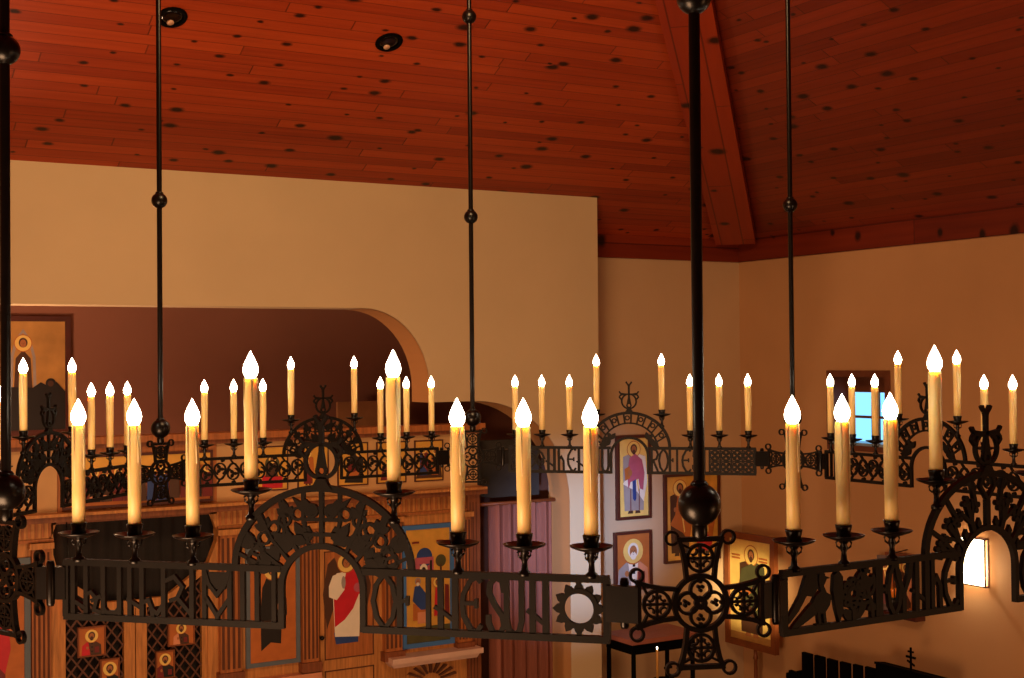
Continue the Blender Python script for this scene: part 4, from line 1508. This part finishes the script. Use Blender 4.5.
# feast tier icons
def supper(p, W, Hh):
    p.poly(M_OCHRE, [(-W, -Hh), (W, -Hh), (W, Hh), (-W, Hh)])
    p.poly(M_GOLD, [(-W, Hh * .5), (W, Hh * .5), (W, Hh), (-W, Hh)])
    p.oval(M_DRED, W * .08, -Hh * .45, W * .28, Hh * .4)
    p.oval(M_PEACH, W * .08, -Hh * .45, W * .22, Hh * .28)
    robes = [M_PBROWN, M_DRED, M_PDARK, M_PBROWN, M_DRED, M_DRED, M_PBROWN, M_PDARK, M_DRED, M_PBROWN, M_DRED, M_PDARK, M_DRED]
    for i, m in enumerate(robes):
        x = -W * .92 + W * 1.84 * i / 12
        if 6 < i < 9:
            m = M_PBLUE
        z0 = -Hh * (.85 if i < 6 or i > 8 else .9)
        p.poly(m, [(x - W * .075, z0), (x + W * .075, z0), (x + W * .065, Hh * .10), (x, Hh * .26), (x - W * .065, Hh * .10)])
        head(p, x, Hh * .36, Hh * .085, M_PBROWN, True)
    for i in range(5):
        p.oval(M_PEACH, -W * .66 + W * .14 * i, -Hh * (.62 - .03 * i), W * .05, Hh * .05)
c, w, h = rect(62, 212, 453, 505.5, YI - .021)
icon('gathering_icon', 'long dark icon of a row of haloed robed figures over the royal doors', 'icon', c, w, h, supper, M_FRAMEK, .022, .03, 0, M_OCHRE)

def feast(kind):
    def f(p, W, Hh):
        p.poly(M_GOLD, [(-W, -Hh), (W, -Hh), (W, Hh), (-W, Hh)])
        if kind == 0:
            p.oval(M_PGREEN, 0, Hh * .2, W * .5, Hh * .4)
            p.poly(M_RED, [(-W * .7, -Hh * .95), (W * .7, -Hh * .95), (W * .7, -Hh * .4), (-W * .7, -Hh * .3)])
            p.poly(M_PBROWN, [(-W * .5, -Hh * .4), (W * .4, -Hh * .4), (W * .2, Hh * .3), (-W * .3, Hh * .3)])
            head(p, 0, Hh * .42, Hh * .09, M_PBROWN)
        elif kind == 1:
            saint(p, -W * .35, -Hh * .9, Hh * .8, M_DRED, M_OCHRE, M_PBROWN, None, 1.1)
            p.poly(M_OCHRE, [(W * .3, -Hh * .9), (W * .9, -Hh * .9), (W * .9, Hh * .1), (W * .3, Hh * .1)])
        elif kind == 2:
            p.poly(M_PDARK, [(-W * .6, -Hh * .9), (W * .7, -Hh * .95), (W * .75, Hh * .3), (W * .2, Hh * .7), (-W * .2, Hh * .4)])
            p.oval(M_OCHRE, W * .05, -Hh * .45, W * .4, Hh * .16)
            p.oval(M_DRED, -W * .05, -Hh * .2, W * .35, Hh * .2)
            head(p, W * .4, Hh * .5, Hh * .07, M_PBROWN)
        elif kind == 3:
            p.poly(M_DRED, [(-W * .8, -Hh * .9), (W * .7, -Hh * .9), (W * .6, -Hh * .1), (-W * .6, -Hh * .1)])
            saint(p, W * .1, -Hh * .6, Hh * .85, M_PBROWN, M_PBLUE, M_PBROWN, None, 1.2)
        else:
            p.poly(M_PBROWN, [(-W, -Hh * .9), (W, -Hh * .9), (W * .8, Hh * .2), (W * .2, -Hh * .1), (-W * .4, Hh * .3)])
            saint(p, -W * .4, -Hh * .8, Hh * .7, M_PBLUE, M_DRED, M_PBROWN, None, 1.1)
            saint(p, W * .4, -Hh * .8, Hh * .6, M_OCHRE, M_PGREEN, M_PBROWN, None, 1.1)
    return f
FE = [(256, 287.5, 446, 490.5, 'seated figure over a red base, first from the left'), (297, 328, 445, 488, 'standing dark red figure, second from the left'),
      (337, 367.5, 442.5, 485.5, 'dark cave-like shape, third from the left'), (376, 405.5, 441.5, 483, 'blue figure above dark red, fourth from the left'),
      (414, 442.5, 440, 481, 'two figures on brown rocks, fifth from the left')]
for i, (l, r_, t_, b_, s_) in enumerate(FE):
    c, w, h = rect(l, r_, t_, b_, YI - .001)
    icon('feast_icon', 'small gold feast icon: %s' % s_, 'icon', c, w, h, feast(i), M_FRAMEK, .011, .02, 0, M_GOLD, 'small feast icons along the upper tier')

# ================================================================== SANCTUARY BEHIND
c, w, h = rect(-42, 70, 316, 436, 15.599)
def orant(p, W, Hh):
    p.poly(M_GOLDD, [(-W, -Hh), (W, -Hh), (W, Hh), (-W, Hh)])
    p.poly(M_GREY, [(-W * .12, -Hh * .3), (W * .42, -Hh * .3), (W * .40, Hh * .35), (W * .30, Hh * .68), (W * .15, Hh * .86), (W * .0, Hh * .68), (-W * .10, Hh * .35)])
    p.poly(M_GOLDD, [(-W * .06, -Hh * .3), (W * .36, -Hh * .3), (W * .34, Hh * .35), (W * .25, Hh * .66), (W * .15, Hh * .79), (W * .05, Hh * .66), (-W * .04, Hh * .35)])
    p.poly(M_PBROWN, [(-W * .04, -Hh * .3), (W * .34, -Hh * .3), (W * .30, Hh * .32), (W * .15, Hh * .48), (W * .0, Hh * .32)])
    head(p, W * .15, Hh * .60, Hh * .075, M_PBROWN)
    p.poly(M_PDARK, [(-W, -Hh), (W, -Hh), (W, -Hh * .30), (W * .82, -Hh * .12), (W * .66, -Hh * .20), (W * .5, -Hh * .12), (W * .34, -Hh * .22), (-W * .2, -Hh * .2), (-W * .6, -Hh * .1), (-W, -Hh * .2)])
    p.oval(M_PDARK, W * .70, -Hh * .14, Hh * .09)
    p.oval(M_PBROWN, W * .70, -Hh * .15, Hh * .055)
icon('altar_icon', 'large gold icon of a haloed figure in a pointed oval on the sanctuary wall', 'icon', c, w, h, orant, M_FRAMEK, .06, .05, 0, M_GOLDD)
# low sanctuary partition seen over the screen
o = MB()
x0, x1, x2 = xY(338, 415, 15.3), xY(417, 415, 15.3), xY(480, 415, 15.3)
zq = zY(380, 401, 15.3)
o.box(x0, x1 - .02, 15.3, 15.36, 0, zq, mat('partition_wood', 'a5754c', .6, 0, .1))
o.box(x1 + .03, x2, 15.3, 15.36, 0, zq, mat('partition_wood_dark', '6b432c', .6, 0, .1))
o.box(x1 - .02, x1 + .03, 15.29, 15.37, 0, zq, M_BLACK)
tag(o.build('sanctuary_partition'), 'plain brown wooden partition inside the sanctuary above the screen cornice', 'partition')

# side-door curtain to the right of the screen, with its dark valance
YC = 12.30
cu = empty('side_curtain', (xY(520, 600, YC), YC, 0), 0, 'reddish folded curtain hanging in the side arch right of the icon screen', 'curtain')
xa, xb = xY(489, 600, YC) - cu.location.x, xY(553, 600, YC) - cu.location.x
zc_ = zY(520, 503, YC)
cm = MB()
nf = 60
vs, fs = [], []
for i in range(nf + 1):
    x = xa + (xb - xa) * i / nf
    y = .045 * sin(i * 2 * pi / 11) + .015 * sin(i * 1.3)
    vs += [(x, y, .03), (x, y * .8, zc_)]
for i in range(nf):
    fs.append((2 * i, 2 * i + 2, 2 * i + 3, 2 * i + 1))
cm.add(vs, fs, M_CURT, True)
cm.build('drape', cu)
vm = MB()
xv0, xv1, xv2 = xY(478, 470, YC) - cu.location.x, xY(517, 470, YC) - cu.location.x, xY(538, 470, YC) - cu.location.x
zv0, zv1 = zY(500, 440, YC), zY(500, 497, YC)
vm.prism([(xv0, zv0), (xv0 + .01, zv1 + .10), (xv0 + .07, zv1 + .01), (xv0 + .16, zv1), (xv2, zv1), (xv2, zv0 - .1), (xv1, zv0)], -.02, .06, mat('valance_cloth', '2b2824', .9, 0, .25, 6))
tag(vm.build('valance', cu), 'dark grey-green valance')
MB().tube([(xv0 - .05, 0, zc_ + .01), (xb + .12, 0, zc_ + .01)], .02, M_FRAMEB, 10).build('curtain_rail', cu)
bk = MB()
bk.box(CX + 2.9, CX + 4.9, 12.75, 12.80, 0, H - .3, mat('side_room_dark', '5a2f1c', .9, 0, .1))  # dark sheet, coloured as the unlit room behind the arch
tag(bk.build('side_room_sheet'), 'dark brown sheet standing in for the dim room behind the side-arch curtain', 'panel')

# ================================================================== LIGHT
def area(name, loc, target, size, power, col, spread=None):
    d = bpy.data.lights.new(name, 'AREA')
    d.energy = power
    d.size = size
    d.color = col
    if spread:
        d.spread = spread
    o = bpy.data.objects.new(name, d)
    C.objects.link(o)
    o.location = loc
    v = Vector(target) - Vector(loc)
    o.rotation_euler = v.to_track_quat('-Z', 'Y').to_euler()
    return o
WARM = (1.0, .62, .29)
area('apex_fill', (3.0, 5.4, H + 3.2), (5.2, 12, H + .2), 1.4, 165, WARM)  # unseen fill added above the view to brighten the walls
area('ceiling_fill', (-.8, 3.0, H - 3.0), (3.2, 10.0, H + 2.6), 2.4, 420, (1.0, .58, .31))  # unseen fill added low outside the view to brighten the ceiling
area('nave_wash', (6.5, -1.8, H - 2.6), (8, 12, H - 1.2), 1.5, 80, (1.0, .50, .22))

def spot(name, loc, target, power, ang, blend, col, r=.1):
    d = bpy.data.lights.new(name, 'SPOT')
    d.energy = power
    d.spot_size = radians(ang)
    d.spot_blend = blend
    d.color = col
    d.shadow_soft_size = r
    o = bpy.data.objects.new(name, d)
    C.objects.link(o)
    o.location = loc
    o.rotation_euler = (Vector(target) - Vector(loc)).to_track_quat('-Z', 'Y').to_euler()
    return o
spot('daylight', (1.0, 2.6, H - 2.4), (8.0, 12.3, H - 1.95), 9000, 11.5, 1.0, (.34, .53, 1.0), .2)
spot('icon_fill', (4.5, 2.2, H - 2.7), ic.location, 12000, 5.0, .5, (1.0, .78, .42), .1)  # unseen spot added across the nave to brighten the gold icon
pl = bpy.data.lights.new('sconce_bulb', 'POINT')
pl.energy = 45
pl.color = (1, .86, .6)
pl.shadow_soft_size = .024
po = bpy.data.objects.new('sconce_bulb', pl)
C.objects.link(po)
po.location = (c.x, 0, 0)
po.location = Vector(sn.location) + Vector((-.028, 0, -.06))
sl_ = bpy.data.lights.new('sanctuary_fill', 'POINT')  # unseen fill added behind the screen to brighten the sanctuary
sl_.energy = 330
sl_.color = (1, .6, .35)
sl_.shadow_soft_size = .3
so_ = bpy.data.objects.new('sanctuary_fill', sl_)
C.objects.link(so_)
so_.location = (1.2, 13.0, H - 1.2)

wld = bpy.data.worlds.new('sky')
wld.use_nodes = True
nt = wld.node_tree
bg = nt.nodes['Background']
bg.inputs['Color'].default_value = (.30, .66, 1.0, 1)
bg.inputs['Strength'].default_value = 1.7
sc.world = wld

# ------------------------------------------------------------------ camera
cam = bpy.data.cameras.new('camera')
cam.sensor_width = 36
cam.lens = F_PX / 1024 * 36
cam.clip_end = 200
co = bpy.data.objects.new('camera', cam)
C.objects.link(co)
fwd = Vector((sin(YAW) * cos(PITCH), cos(YAW) * cos(PITCH), sin(PITCH)))
from mathutils import Matrix
right = Vector((cos(YAW), -sin(YAW), 0))
up = right.cross(fwd)
r_a = ROLL                                 # image rolled by ROLL
rt = right * cos(r_a) + up * sin(r_a)
up2 = up * cos(r_a) - right * sin(r_a)
mt = Matrix((( rt.x, up2.x, -fwd.x), (rt.y, up2.y, -fwd.y), (rt.z, up2.z, -fwd.z)))
co.matrix_world = Matrix.Translation((0, 0, H)) @ mt.to_4x4()
sc.camera = co
sc.view_settings.view_transform = 'Standard'
sc.view_settings.look = 'None'
sc.view_settings.exposure = 0.0
sc.cycles.use_denoising = True
sc.cycles.max_bounces = 6
